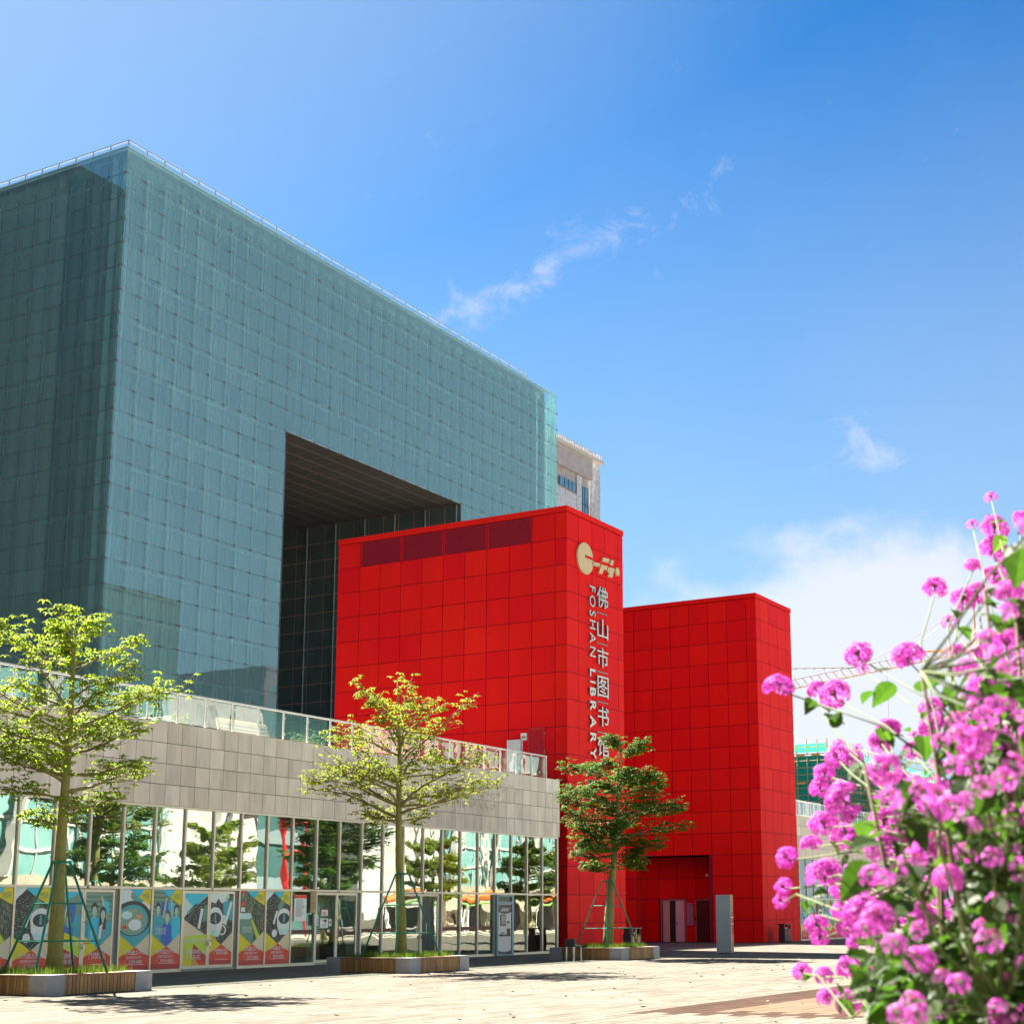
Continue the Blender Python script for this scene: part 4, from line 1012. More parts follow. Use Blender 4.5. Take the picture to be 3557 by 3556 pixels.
    if kind=='door_left_b':
        sh=[('t',[(0,1),(0,.4),(1,.35),(1,1)]),('b',[(0,1),(1,1),(.45,.84),(0,.92)]),('g',[(.3,.86),(.9,.98),(1,.7),(.2,.7)]),('db',[(.30,.84),(.80,.86),(.74,.60),(.30,.62)])]+person(.55,.66,'br','db',1.2)+person(.05,.72,'k','t',1.1)+[('s',[(.34,.60),(.42,.60),(.52,.88),(.46,.88)]),('p',[(0,.52),(.8,.40),(1,.36),(1,.2),(0,.2)]),('y',[(0,.50),(.05,.54),(1,.40),(1,.30),(0,.34)]),('y2',[(0,.44),(1,.38),(1,.17),(.35,.30),(0,.12)]),('y',[(0,.2),(.35,.30),(.15,0),(0,0)]),('r2',[(.35,.30),(1,.16),(1,0),(.15,0)]),('r',[(.2,.12),(.9,0),(.15,0)])]
        return sh
    if kind=='door_right':
        sh=[(BEANS,photo),('lb',[(0,1),(.9,1),(.75,.86),(0,.88)]),('w',ell(.35,.93,.40,.07)),('br',[(.8,1),(1,1),(1,.9),(.9,.9)]),(BEANS,[(.05,.72),(.18,.84),(.35,.92),(.52,.85),(.55,.70)]),('k',[(.28,.90),(.35,.93),(.56,.80),(.5,.80)]),('t',[(.55,.88),(1,.92),(1,.62),(.6,.66)]),('w',[(.90,.90),(.98,.88),(.72,.55),(.62,.57)]),('w',ell(.55,.485,.18,.075)),('br',ell(.55,.485,.12,.055))]+cup(.22,.655,1.25)
    # shared graphic frame
    sh+=[('b',[(.28,1),(.78,1),(.56,.90)]) if kind not in('door_right','students_b') else ('lb',[(0,1),(.02,1),(.01,.99)]),
         ('y',[(0,.44),(0,.16),(.56,.26)]),('p',[(1,.45),(1,.14),(.52,.28)]),('r',[(0,.16),(.53,.28),(1,.17),(1,0),(0,0)]),('r2',[(0,.07),(1,.05),(1,0),(0,0)])]
    if kind not in ('door_right','students_b'): sh.insert(-4,('y',[(.78,1),(1,1),(1,.80),(.58,.90)]))
    return sh
NAMES=dict(coffee='a coffee cup and beans',books='library bookshelves',food='a bowl of noodles',students='three students with raised arms',students_b='two students holding books')
def poster(kind,x0,x1,z0,z1,y,label,parent=None,small=False):
    t=thing('window_poster',label,'poster',(0,0,0),'advertising posters on the shopfronts')
    w,h=x1-x0,z1-z0; mb=MB(); mb.use(PC['w']).box((x0,y,z0),(x1,y+.004,z1)); d=0
    for i,(m,pl) in enumerate(content(kind)):
        pl=clip(pl)
        if not pl: continue
        mb.use(PC[m] if isinstance(m,str) else m)
        yy=y-.0008*(i+1); pts=[(x0+p[0]*w,yy,z0+p[1]*h) for p in pl]
        a=sum(pts[k][0]*pts[(k+1)%len(pts)][2]-pts[(k+1)%len(pts)][0]*pts[k][2] for k in range(len(pts)))
        mb.face(pts if a>0 else pts[::-1])
    build('printed_sheet',mb,None,t)
    yt=y-.026
    def tx(body,u,v,size,m,nm='lettering'):
        me=text_mesh(body,size,0,.0,m=m); b=bounds(me)
        put_text(me,nm,t,x0+u*w-(b[0]+b[1])/2,yt,z0+v*h-(b[2]+b[3])/2)
    if small: tx('2939-6882',.5,.10,.14,PC['w']); return t
    if kind in('door_left','door_left_b'):
        tx('招商盛大开启',.48,.345,.155,PC['w']); tx('掌握商机，',.46,.19,.17,PC['w']); tx('占领先机。',.46,.115,.17,PC['w'])
    else:
        if kind!='students_b' and kind!='door_right': tx('招商盛大开启',.52,.222,.145,PC['w'])
        tx('招商热线:0757-',.50,.158 if kind not in('door_right','students_b') else .205,.10,PC['w']); tx('2939-6882',.56,.105 if kind not in('door_right','students_b') else .16,.130,PC['w']); tx('(',.22,.105 if kind not in('door_right','students_b') else .16,.12,PC['w'])
        ln=MB().use(PC['w']); ln.box((x0+.26*w,yt,z0+.068*h),(x0+.84*w,yt+.001,z0+.074*h)); ln.box((x0+.38*w,yt,z0+.192*h),(x0+.62*w,yt+.001,z0+.197*h)); build('small_print',ln,None,t)
        if kind in ('students','books'): tx('掌握商机',.30,.50,.12,PC['w']); tx('占领先机',.30,.455,.12,PC['w'])
        tx('NCE',.82,.93,.15,PC['gl']); tx('全球购物',.82,.893,.065,PC['gl'])
    return t
def pk(k): return MX[K0(k)]+.04,MX[K0(k+1)]-.04
order=[(0,'books','bookshelf poster at the far left edge, cut by the picture side'),(1-1,None,None)]
seq=[(-2,'food','noodle bowl poster beyond the left edge of the glazing'),(-1,'students','students poster beyond the left edge, two panes before the bookshelves'),
     (0-0,'coffee','coffee cup poster behind the leftmost tree and its green stakes')]
yp=YP-.012
a,b=MX[K0(0)]-1.26,MX[K0(0)]-.04; poster('books',a,b,.11,2.515,yp,'bookshelf poster at the far left, cut by the picture edge')
a,b=pk(0); poster('coffee',a,b,.11,2.515,yp,'coffee cup poster behind the leftmost tree and its green stakes')
a,b=pk(3); poster('food',a,b,.11,2.515,yp,'poster of a noodle bowl, just right of the leftmost double door')
a,b=pk(4); poster('students',a,b,.11,2.515,yp,'poster of three students, between the noodle bowl poster and the coffee door')
a,b=pk(7); poster('books',a,b,.11,2.515,yp,'library bookshelf poster right of the coffee covered double door')
a,b=pk(8); poster('coffee',a,b,.11,2.515,yp,'rightmost coffee cup poster of the near shopfront, next to the notice')
for k,kd in ((-3,'food'),(-4,'students')):
    a,b=pk(k); poster(kd,a,b,.11,2.515,yp,'poster of %s on a pane outside the picture at left'%NAMES[kd])
for i,(kl,kr,la,lb) in enumerate((('door_left_b','students_b','yellow and blue poster on the left leaf of the leftmost double door','poster of students with books on the right leaf of the leftmost double door'),('door_left','door_right','pale yellow poster with coffee beans on the left leaf of the padlocked double door','poster of a cup and spoon on the right leaf of the padlocked double door'))):
    mid,xe,xa_,xb_=dd[i]
    poster(kl,xa_+.101,mid-.069,.171,2.419,YP-.012,la); poster(kr,mid+.069,xe-.065,.171,2.419,YP-.012,lb)
    pl=thing('padlock','grey padlock and chain between the handles of the %s'%('leftmost double door' if i==0 else 'coffee covered double door'),'padlock')
    mb=MB().use(STEEL); mb.box((mid-.04,YP-.12,.78),(mid+.04,YP-.08,.86)); mb.tube([(mid-.025,YP-.1,.86),(mid-.025,YP-.1,.92),(mid+.025,YP-.1,.92),(mid+.025,YP-.1,.86)],.008,6); mb.tube([(mid-.08,YP-.09,.96),(mid,YP-.11,.90),(mid+.10,YP-.09,.96)],.014,5); build('lock',mb,None,pl)
kinds=['students','food','coffee','students','books','coffee','food','students','coffee','books','food','students','coffee']
wh=['first','second','third','fourth','fifth','sixth','seventh','eighth','ninth','tenth','eleventh','twelfth','thirteenth']
for i,k in enumerate(kinds):
    poster(k,MX2[i]+.04,MX2[i+1]-.04,.11,2.515,yp,'%s poster from the rear red building, farther shopfront, %s'%(wh[i],NAMES[k]),small=i>3)
del order,seq
# notices on the glass door bay
def sheet(name,label,x0,z0,x1,z1,head=None,lines=0,body=None,extra=None):
    t=thing('notice',label,'notice')
    bx('sheet',(x0,YP-.020,z0),(x1,YP-.017,z1),body or PC['w'],t); w,h=x1-x0,z1-z0
    if head: bx('header',(x0,YP-.0225,z1-.14*h),(x1,YP-.0205,z1),head,t)
    if lines:
        mb=MB().use(simple('notice_text_grey',(.28,.29,.30),.6))
        for i in range(lines):
            z=z1-.20*h-(.68*h)*i/lines; mb.box((x0+.14*w,YP-.0225,z),(x0+w*R.uniform(.6,.88),YP-.0205,z+.28*h/lines*1.0))
        build('printed_lines',mb,None,t)
    return t
sheet('n','large white notice with a red header on the dark pane left of the glass door',41.43,1.52,42.08,2.42,PC['r'],17)
t=sheet('n','small white notice with a red header on the left leaf of the glass door',42.92,1.69,43.27,1.93,PC['r'],0); 
mb=MB().use(PC['r']); [mb.box((42.97+.02*(i%2),YP-.0225,1.72+.045*i),(43.21-.02*(i%3),YP-.0205,1.745+.045*i)) for i in range(3)]; build('printed_lines',mb,None,t)
t=sheet('n','white square notice with a black triangle mark below the small red headed one',42.85,1.27,43.30,1.60)
mb=MB().use(PC['k']); mb.face([(43.05,YP-.0225,1.56),(43.25,YP-.0225,1.56),(43.13,YP-.0225,1.42)][::-1]); mb.use(PC['r']); mb.face([(42.95,YP-.0225,1.56),(43.06,YP-.0225,1.56),(43.02,YP-.0225,1.48)][::-1]); mb.use(simple('notice_grey',(.3,.3,.3),.6)); mb.box((42.95,YP-.0225,1.37),(43.22,YP-.0205,1.39)); mb.box((43.0,YP-.0225,1.32),(43.18,YP-.0205,1.335)); build('printed_mark',mb,None,t)
for p in t.children[1].data.polygons: pass
t=sheet('n','narrow white plate beside the black triangle notice on the glass door',43.34,1.33,43.49,1.58); bx('printed_lines',(43.38,YP-.0225,1.41),(43.45,YP-.0205,1.51),PC['k'],t)
t=thing('wooden_sign','narrow light wood sign board hanging at the left of the glass door','sign'); bx('board',(42.24,YP-.075,1.79),(42.55,YP-.052,2.56),simple('sign_wood',(.50,.33,.18),.6,0,.15,2),t)
mb=MB().use(PC['br']); [mb.box((42.30,YP-.078,2.45-.085*i),(42.30+R.uniform(.1,.18),YP-.0755,2.47-.085*i)) for i in range(7)]; build('printed_lines',mb,None,t)
t=thing('card_reader','white card reader box on the mullion beside the glass door','box'); bx('casing',(42.40,YP-.13,1.36),(42.62,YP-.052,1.74),METW,t); bx('sensor',(42.53,YP-.133,1.42),(42.57,YP-.131,1.47),PC['k'],t); bx('sensor',(42.53,YP-.133,1.53),(42.57,YP-.131,1.57),PC['k'],t)
t=thing('door_poster','pale blue and yellow poster behind the glass door by the middle tree','poster'); bx('sheet',(50.2,YP+.3,1.0),(50.9,YP+.31,2.0),PC['lb'],t); mb=MB().use(PC['y2']); mb.box((50.25,YP+.297,1.55),(50.85,YP+.299,1.95)); mb.use(PC['b']); mb.box((50.25,YP+.297,1.05),(50.4,YP+.299,1.5)); build('print',mb,None,t)
mid=dd[3][0]; pl=thing('padlock','dark padlock on the glass door behind the middle tree','padlock'); build('lock',MB().use(DARKM).box((mid-.04,YP-.12,.80),(mid+.05,YP-.08,.90)),None,pl)

# ============================================================ KIOSK
k=thing('self_service_kiosk','white self service machine with dark curved header set in the glazing','kiosk')
kx0,kx1=MX[K0(19)]+.0,MX[K0(20)]-.0
BLF=simple('kiosk_frame_blue',(.22,.33,.42),.4)
mb=MB().use(BLF); mb.box((kx0-.02,YP-.16,0),(kx0+.10,YP-.05,2.52)); mb.box((kx1-.14,YP-.16,0),(kx1+.02,YP-.05,2.52)); mb.box((kx0+.10,YP-.158,2.14),(kx1-.14,YP-.05,2.24)); mb.box((kx0+.10,YP-.158,2.45),(kx1-.14,YP-.05,2.52)); mb.box((kx0+.10,YP-.158,0),(kx1-.14,YP-.05,.05)); build('frame',mb,None,k)
bx('header_panel',(kx0+.10,YP-.10,2.24),(kx1-.14,YP-.06,2.45),simple('kiosk_dark_green',(.03,.07,.06),.3),k)
KW=simple('kiosk_white',(.60,.60,.63),.35)
bx('casing',(kx0+.13,YP-.13,.06),(kx1-.16,YP-.02,2.13),KW,k)
kc=(kx0+kx1)/2-.015; kw=(kx1-kx0-.29)/2
mb=MB(); prism(mb,[(kc-kw,2.11),(kc+kw,2.11),(kc+kw,1.86)]+[(kc+kw*math.cos(a*math.pi/12),1.86-.13*math.sin(a*math.pi/12)) for a in range(1,12)]+[(kc-kw,1.86)],YP-.145,YP-.132,simple('kiosk_dark',(.03,.025,.05),.35)); build('header_cap',mb,None,k)
mb=MB(); prism(mb,[(kc-kw,.07),(kc+kw,.07),(kc+kw,.26)]+[(kc+kw*math.cos(a*math.pi/12),.26-.10*math.sin(a*math.pi/12)) for a in range(1,12)]+[(kc-kw,.26)],YP-.145,YP-.132,simple('kiosk_base',(.04,.035,.08),.35)); build('base_cap',mb,None,k)
me=text_mesh('自助办证',.15,0,.003,m=PC['w']); b=bounds(me); put_text(me,'lettering',k,kc-(b[0]+b[1])/2,YP-.15,1.90-(b[2]+b[3])/2)
sc=bx('screen_surround',(kc-.36,YP-.15,1.24),(kc+.06,YP-.131,1.70),PC['k'],k); bx('screen',(kc-.32,YP-.153,1.29),(kc+.02,YP-.151,1.65),simple('kiosk_screen',(.28,.28,.32),.2),sc)
bx('camera',(kc+.22,YP-.15,1.33),(kc+.32,YP-.131,1.43),PC['k'],k); bx('slot',(kc+.20,YP-.17,.80),(kc+.38,YP-.131,1.12),PC['k'],k); bx('tray',(kc-.38,YP-.24,.82),(kc+.30,YP-.131,.88),PC['k'],k); bx('printer_slot',(kc-.28,YP-.15,.90),(kc-.05,YP-.131,.98),simple('kiosk_grey',(.3,.28,.3),.4),k)
bx('back_panel',(kx0+.04,YP-.01,.0),(kx1-.04,YP+.03,2.52),METW,k)

# ============================================================ SIGN PILLAR, BINS, STOOL
mo=thing('sign_pillar','tall grey sign pillar with an orange and red edge standing on the square','sign')
mx,my=60.3,26.65
bx('pillar_body',(mx,my+.012,.03),(mx+.26,my+.70,2.47),GREYSIGN,mo); bx('foot',(mx+.03,my+.1,0),(mx+.23,my+.6,.03),DARKM,mo)
bx('edge_frame',(mx-.005,my,.03),(mx+.03,my+.012,2.475),simple('pillar_edge',(.65,.6,.52),.4),mo)
fc=MB().use(BROWNP); fc.box((mx+.03,my,1.74),(mx+.26,my+.012,2.47)); fc.use(simple('pillar_red_print',(.38,.012,.015),.5)); fc.box((mx+.03,my,.82),(mx+.26,my+.012,1.74)); fc.use(BROWNP); fc.box((mx+.03,my,.03),(mx+.26,my+.012,.82)); fc.use(PC['p']); fc.box((mx+.03,my-.002,1.50),(mx+.26,my-.0005,1.54)); fc.box((mx+.03,my-.002,1.22),(mx+.26,my-.0005,1.26)); build('printed_face',fc,None,mo)
def bin_(x,y,label,accent):
    t=thing('litter_bin',label,'litter bin',(x,y,0),'double litter bins')
    mb=MB().use(DARKM); mb.box((-.5,-.2,.06),(-.04,.2,.78)); build('bin_box',mb,None,t); mb=MB().use(DARKM); mb.box((.04,-.2,.06),(.5,.2,.78)); build('bin_box',mb,None,t)
    mb=MB().use(DARKM); mb.box((-.5,-.16,.78),(-.46,.16,1.02)); mb.box((.46,-.16,.78),(.5,.16,1.02)); mb.box((-.5,-.22,0),(-.44,.2,.06)); mb.box((.44,-.22,0),(.5,.2,.06)); build('side_frame',mb,None,t)
    bx('hood',(-.54,-.24,1.02),(.54,.24,1.08),DARKM,t); bx('post',(-.05,-.215,.08),(.05,-.17,1.02),accent,t)
    for s_ in (-.27,.27): bx('label_plate',(s_-.10,-.207,.42),(s_+.10,-.2015,.68),accent,t)
    bx('ash_tray',(-.14,-.1,.80),(.14,.1,.86),STEEL,t)
    return t
bin_(84.5,33.9,'dark double litter bin in front of the rear red building corner',simple('bin_accent_red',(.38,.05,.05),.5))
bin_(61.95,32.3,'dark double litter bin with yellow post behind the rightmost tree planter',simple('bin_accent_yellow',(.55,.30,.08),.5))
st=thing('folding_stool','small black topped stool standing beside the right planter','stool',(48.9,27.9,0))
mb=MB().use(DARKM); mb.box((-.28,-.2,.52),(.28,.2,.58)); mb.box((-.30,-.2,.58),(-.24,.2,.80)); build('seat',mb,None,st)
for a,b in ((-.24,-.16),(.24,-.16),(-.24,.16),(.24,.16)): mb=MB().use(METW); mb.tube([(a,b,.52),(a*1.15,b,0)],.02,6); build('leg',mb,None,st)
lp=thing('wall_light','small dark floodlight low on the left face of the nearer red building','light')
mb=MB().use(DARKM); mb.box((60.2,35.4,.42),(60.36,35.65,.80)); mb.box((60.36,35.48,.5),(60.42,35.56,.7)); build('casing',mb,None,lp)
# terrace things seen over the podium edge
sk=thing('terrace_skylight','low sloping glazed skylight on the podium terrace','skylight')
mb=MB().use(simple('skylight_panel',(.45,.58,.58),.25)); mb.face([(37.5,44.8,7.46),(47.2,44.8,7.46),(47.2,46.6,10.0),(44.6,46.6,9.6)]); mb.face([(37.5,44.8,7.46),(44.6,46.6,9.6),(47.2,46.6,10.0),(47.2,47.4,7.46)][::-1]); build('glazing',mb,None,sk)
mb=MB().use(METW); mb.tube([(37.5,44.75,7.5),(44.6,46.55,9.65),(47.2,46.55,10.05)],.05,5); mb.tube([(47.2,44.75,7.5),(47.2,46.55,10.0)],.05,5); build('frame',mb,None,sk)
lv=thing('louvre_screen','slanting cream framed louvre screen on the terrace beside the skylight','screen')
mb=MB().use(simple('louvre_cream',(.62,.48,.30),.5)); P_=[(44.4,41.0,7.5),(47.3,41.0,7.5),(48.2,42.3,9.5),(45.3,42.3,9.5)]
for i in range(4): mb.bar(P_[i],P_[(i+1)%4],.05,5)
build('frame',mb,None,lv)
mb=MB().use(simple('louvre_grey',(.30,.29,.27),.6))
for i in range(11):
    f_=.06+i*.085; a=Vector(P_[0]).lerp(Vector(P_[3]),f_); b=Vector(P_[1]).lerp(Vector(P_[2]),f_); mb.face([a,b,b+Vector((.0,-.1,.10)),a+Vector((0,-.1,.10))])
build('slat',mb,None,lv)
tag(bx('wall_notice_board',(46.2,46.4,9.35),(46.9,46.43,9.75),METW),'small white notice on a board above the terrace skylight','notice')
tag(bx('roof_hut',(24,50,7.45),(42,58,10.8),simple('hut_wall',(.20,.22,.22),.6)),'low grey service hut on the terrace below the glass tower at left','hut')
# ============================================================ PLANTERS
def planter(x0,y0,label):
    s=3.1; t=thing('tree_planter',label,'planter',(x0,y0,0),'square tree planters in a row')
    H=.45; cb=.52
    for cx_,cy_ in ((0,0),(s-cb,0),(0,s-cb),(s-cb,s-cb)):
        key=('cb',)
        if key not in _cache: _cache[key]=MB().use(GRANITE).box((0,0,0),(cb,cb,H)).mesh('corner_block')
        link('corner_block',_cache[key],t,(cx_,cy_,0))
    n=19; w=(s-2*cb)/n
    ka=('sa',); kb=('sb',)
    if ka not in _cache:
        _cache[ka]=MB().use(WOOD).box((-w/2+.007,0,.02),(w/2-.007,.03,H-.045)).mesh('slat'); _cache[kb]=MB().use(WOOD).box((0,-w/2+.007,.02),(.03,w/2-.007,H-.045)).mesh('slat')
    for i in range(n):
        u=cb+w*(i+.5); j=R.uniform(-.003,.003)
        link('slat',_cache[ka],t,(u,.02+j,0)); link('slat',_cache[kb],t,(.02+j,u,0)); link('slat',_cache[ka],t,(u,s-.05+j,0)); link('slat',_cache[kb],t,(s-.05+j,u,0))
    mb=MB().use(DARKM); mb.box((cb,.055,.0),(s-cb,.075,H-.05)); mb.box((.055,cb,.0),(.075,s-cb,H-.05)); mb.box((cb,s-.075,.0),(s-cb,s-.055,H-.05)); mb.box((s-.075,cb,.0),(s-.055,s-cb,H-.05)); build('backing',mb,None,t)
    mb=MB().use(simple('planter_cap_wood',(.24,.12,.06),.6,0,.2)); mb.box((cb,.005,H-.04),(s-cb,.36,H-.002)); mb.box((.005,cb,H-.04),(.36,s-cb,H-.002)); mb.box((cb,s-.36,H-.04),(s-cb,s-.005,H-.002)); mb.box((s-.36,cb,H-.04),(s-.005,s-cb,H-.002)); build('cap_board',mb,None,t)
    mb=MB().use(SOIL); mb.box((.37,.37,.1),(s-.37,s-.37,H-.03)); build('soil',mb,None,t)
    return t
PLX=(23.6,36.95,50.2); PY_=26.6
for x,l in zip(PLX,('square tree planter at the left edge with sunlit wooden slats','middle square tree planter of wooden slats with granite corners','rightmost square tree planter in front of the red building')): planter(x,PY_,l)
def leafmat(name,cols,trans=.45,gloss=.35,attr=True,tmul=1.32):
    t=NT(mat(name)); at=t.add('ShaderNodeAttribute',attribute_name='tone'); c=t.ramp(at.outputs['Fac'],[(i/(len(cols)-1),x) for i,x in enumerate(cols)])
    p=t.pbr(c,.62,0,gloss*.35); tr=t.add('ShaderNodeBsdfTranslucent'); c2=t.mixc(1.0,c,(tmul,tmul*1.05,tmul*.55),'MULTIPLY'); t.l.new(c2,tr.inputs[0])
    m=t.add('ShaderNodeMixShader'); m.inputs[0].default_value=trans; t.l.new(p,m.inputs[1]); t.l.new(tr.outputs[0],m.inputs[2]); return t.end(m.outputs[0])
GRASSM=leafmat('grass_blade',[(.05,.10,.015),(.09,.16,.025),(.16,.19,.05)],.4,.2)
def settone(o,vals):
    a=o.data.attributes.new('tone','FLOAT','FACE'); a.data.foreach_set('value',vals)
for i,(x,l) in enumerate(zip(PLX,('short grass growing in the left planter','short grass growing in the middle planter','short grass and low weeds growing in the right planter'))):
    mb=MB().use(GRASSM); tn=[]
    for k in range(2600):
        a=R.uniform(.3,2.8); b=R.uniform(.3,2.8); h=R.uniform(.06,.20)*(1.3 if (a-1.55)**2+(b-1.55)**2>.6 else .8); d=R.uniform(0,6.28); w=.008; ln=R.uniform(.02,.09); e=R.uniform(0,6.28)
        p=Vector((x+a,PY_+b,.41)); q=Vector((math.cos(d)*w,math.sin(d)*w,0)); t_=Vector((math.cos(e)*ln,math.sin(e)*ln,h))
        mb.face([p-q,p+q,p+t_]); tn.append(R.random())
    o=build('grass',mb,None,None,kind='stuff'); settone(o,tn); tag(o,l,'grass')

# ============================================================ TREES
BARK=(lambda t:(lambda v:t.end(t.pbr(t.mixc(.6,t.ramp(t.noise(v,1.6,6,.6),[(.3,(.16,.17,.035)),(.55,(.25,.24,.06)),(.75,(.20,.14,.09))]),t.ramp(t.noise(v,14,5,.7),[(.3,(.12,.12,.04)),(.7,(.30,.28,.10))])),.75,0,.25,t.bump(t.noise(v,18,5,.6),.006))))(t.coords('Object',scale=(1,1,.5),jitter=9.)))(NT(mat('green_bark')))
TWIG=simple('twig_bark',(.20,.16,.07),.8,0,.2,4)
LEAF1=leafmat('leaf_yellow_green',[(0.0966, 0.1619, 0.012), (0.1674, 0.2475, 0.0193), (0.2318, 0.2935, 0.0322), (0.2576, 0.2475, 0.0451)],.50,.35,tmul=1.32)
LEAF2=leafmat('leaf_light_green',[(0.1095, 0.1546, 0.0129), (0.1674, 0.2162, 0.0193), (0.2318, 0.2631, 0.0322), (0.2834, 0.2548, 0.0515)],.48,.35,tmul=1.32)
LEAF3=leafmat('leaf_deep_green',[(0.0276, 0.0782, 0.0064), (0.046, 0.1113, 0.0092), (0.0745, 0.15, 0.0138), (0.1113, 0.1895, 0.0184)],.35,.4,tmul=1.4)
BLOS=simple('pale_blossom',(.75,.45,.38),.6)
def rotv(a,b): return (a*math.cos(b),a*math.sin(b))
def palmate(mb,tn,p,rr,size,tilt,n=6,lt=.5):
    """one hand-shaped leaf: n drooping leaflets radiating from the end of a stalk"""
    a0=rr.uniform(0,6.28)
    for k in range(n):
        a=a0+k*2*math.pi/n+rr.uniform(-.2,.2); d=Vector((math.cos(a),math.sin(a),0)); s=Vector((-d.y,d.x,0)); L_=size*rr.uniform(.8,1.2); w=L_*.21
        up_=rr.uniform(-.05,.22)-tilt*.0; m_=p+d*L_*.5+Vector((0,0,L_*up_)); e=p+d*L_*.92+Vector((0,0,-L_*rr.uniform(.12,.55)))
        l_=m_+s*w-Vector((0,0,w*.35)); r_=m_-s*w-Vector((0,0,w*.35))
        tnv=min(1,max(0,lt+rr.uniform(-.3,.3)))
        mb.face([p,r_,m_]); mb.face([p,m_,l_]); mb.face([m_,r_,e]); mb.face([l_,m_,e]); tn+= [tnv]*4
def tree(x,y,z0,H,whorls,seed,lm,label,trunk=(.20,.045),size=.15,dens=1.0,lean=(0,0),blossoms=0,group=None,name='kapok_tree',steps=1.0,lt=.5):
    rr=random.Random(seed); t=thing(name,label,'tree',(x,y,0),group)
    tb=MB().use(BARK); n=16; P=[];Rr=[]
    for i in range(n+1):
        f_=i/n; z=z0-.05+(H-z0)*f_; wob=.05*math.sin(f_*9+seed)
        P.append((lean[0]*f_+wob*.6,lean[1]*f_+wob,z)); r_=trunk[0]*(1-f_)**.85*(1+.18*math.exp(-((f_-.13)/.08)**2)) + trunk[1]*.35
        if i==0: r_*=1.25
        Rr.append(r_)
    tb.tube(P,Rr,14); build('trunk',tb,None,t,smooth=True)
    def axis(z):
        f_=(z-z0)/(H-z0); f_=min(1,max(0,f_)); i=min(n-1,int(f_*n)); k=f_*n-i; return Vector(P[i]).lerp(Vector(P[i+1]),k),Rr[i]
    br=MB().use(TWIG); lv=MB().use(lm); tn=[]; bl=MB().use(BLOS); ends=[]
    def leaves_along(a,b,k):
        for _ in range(k):
            f_=rr.random(); p=a.lerp(b,f_)+Vector((rr.uniform(-.22,.22),rr.uniform(-.22,.22),rr.uniform(-.16,.24)))
            palmate(lv,tn,p,rr,size*rr.uniform(.75,1.2),0,rr.choice((5,6,7)),lt); ends.append(p)
    for (zw,rad_,nb,rise,ld) in whorls:
        a0=rr.uniform(0,6.28)
        for b in range(nb):
            a=a0+b*2*math.pi/nb+rr.uniform(-.35,.35); c,r_=axis(zw+rr.uniform(-.32,.32)); rl=rad_*rr.uniform(.62,1.12); rise_=rise*rr.uniform(.5,1.6)+rr.uniform(-.05,.12); d=Vector((math.cos(a),math.sin(a),0)); s=Vector((-d.y,d.x,0))
            pts=[]; bend=rr.uniform(-.25,.25); m=7
            for k in range(m+1):
                f_=k/m; pts.append(c+d*rl*f_+s*bend*rl*f_*f_+Vector((0,0,rise_*rl*(f_**.85)+.07*math.sin(f_*7+b)*rl*.4)))
            r0=min(r_*.5,.016+.017*rl); br.tube(pts,[r0*(1-.82*k/m) for k in range(m+1)],5,False)
            for k in range(2,m+1):
                leaves_along(pts[k-1],pts[k],int(ld*dens*(1.2 if k>3 else .5)+rr.random()))
            # side twigs, longest in the middle
            for k in range(2,m):
                for sd in (-1,1):
                    if rr.random()<.12: continue
                    tl=rl*.40*(1-abs(k/m-.45))*rr.uniform(.6,1.2); dd_=(d*.75+s*sd*rr.uniform(.6,1.0)).normalized()
                    q=[pts[k]+dd_*tl*f_+Vector((0,0,(.10+rr.uniform(-.15,.5)+rise_*.25)*tl*f_)) for f_ in (0,.5,1)]
                    br.tube(q,[r0*.35,r0*.25,r0*.12],4,False)
                    leaves_along(q[0].lerp(q[1],.6),q[1],int(ld*dens*.5+rr.random())); leaves_along(q[1],q[2],int(ld*dens*.95+rr.random()))
                    if rr.random()<.6:
                        e_=q[1]+(dd_*.5+s*-sd*.4+d*.3).normalized()*tl*.5+Vector((0,0,.08*tl)); br.tube([q[1],e_],[r0*.2,r0*.1],3,False); leaves_along(q[1].lerp(e_,.4),e_,int(ld*dens*.7+rr.random()))
    c,_=axis(H); leaves_along(c-Vector((0,0,.3)),c+Vector((0,0,.1)),8)
    build('branch',br,None,t,smooth=True); o=build('crown',lv,None,t); settone(o,tn)
    for k in range(blossoms):
        p=rr.choice(ends); q=MB().use(BLOS)
        for j in range(5):
            a=j*1.257; q.face([p,p+Vector((math.cos(a)*.07,math.sin(a)*.07,.03)),p+Vector((math.cos(a+.5)*.09,math.sin(a+.5)*.09,-.02)),p+Vector((math.cos(a+1)*.07,math.sin(a+1)*.07,.03))])
        build('blossom',q,None,t)
    return t
gk='kapok trees standing in the planters'
tree(25.15,28.15,.42,8.8,[(4.15,1.7,4,.12,3.4),(4.9,2.5,5,.22,4),(5.4,3.0,6,.26,4.4),(6.1,3.0,5,.28,4.4),(6.8,2.4,4,.38,3.8),(7.4,1.9,4,.45,3),(8.1,1.0,3,.5,3)],11,LEAF1,'yellow green young tree at the left edge in front of the coffee posters',trunk=(.155,.05),size=.150,dens=.74,group=gk,blossoms=5,lean=(.15,.1),lt=.5)
tree(38.6,28.15,.42,9.1,[(4.3,1.9,2,.18,3.2),(4.9,3.2,5,.22,3.8),(5.2,3.3,6,.26,4.0),(5.8,3.2,6,.28,3.9),(6.4,2.5,5,.50,2.6),(7.0,1.8,6,.80,1.7),(7.6,1.3,5,.90,1.3)],23,LEAF2,'sparse pale green young tree in the middle planter before the red wall',trunk=(.145,.045),size=.15,dens=.72,group=gk,blossoms=4,lean=(-.15,.2),lt=.5)
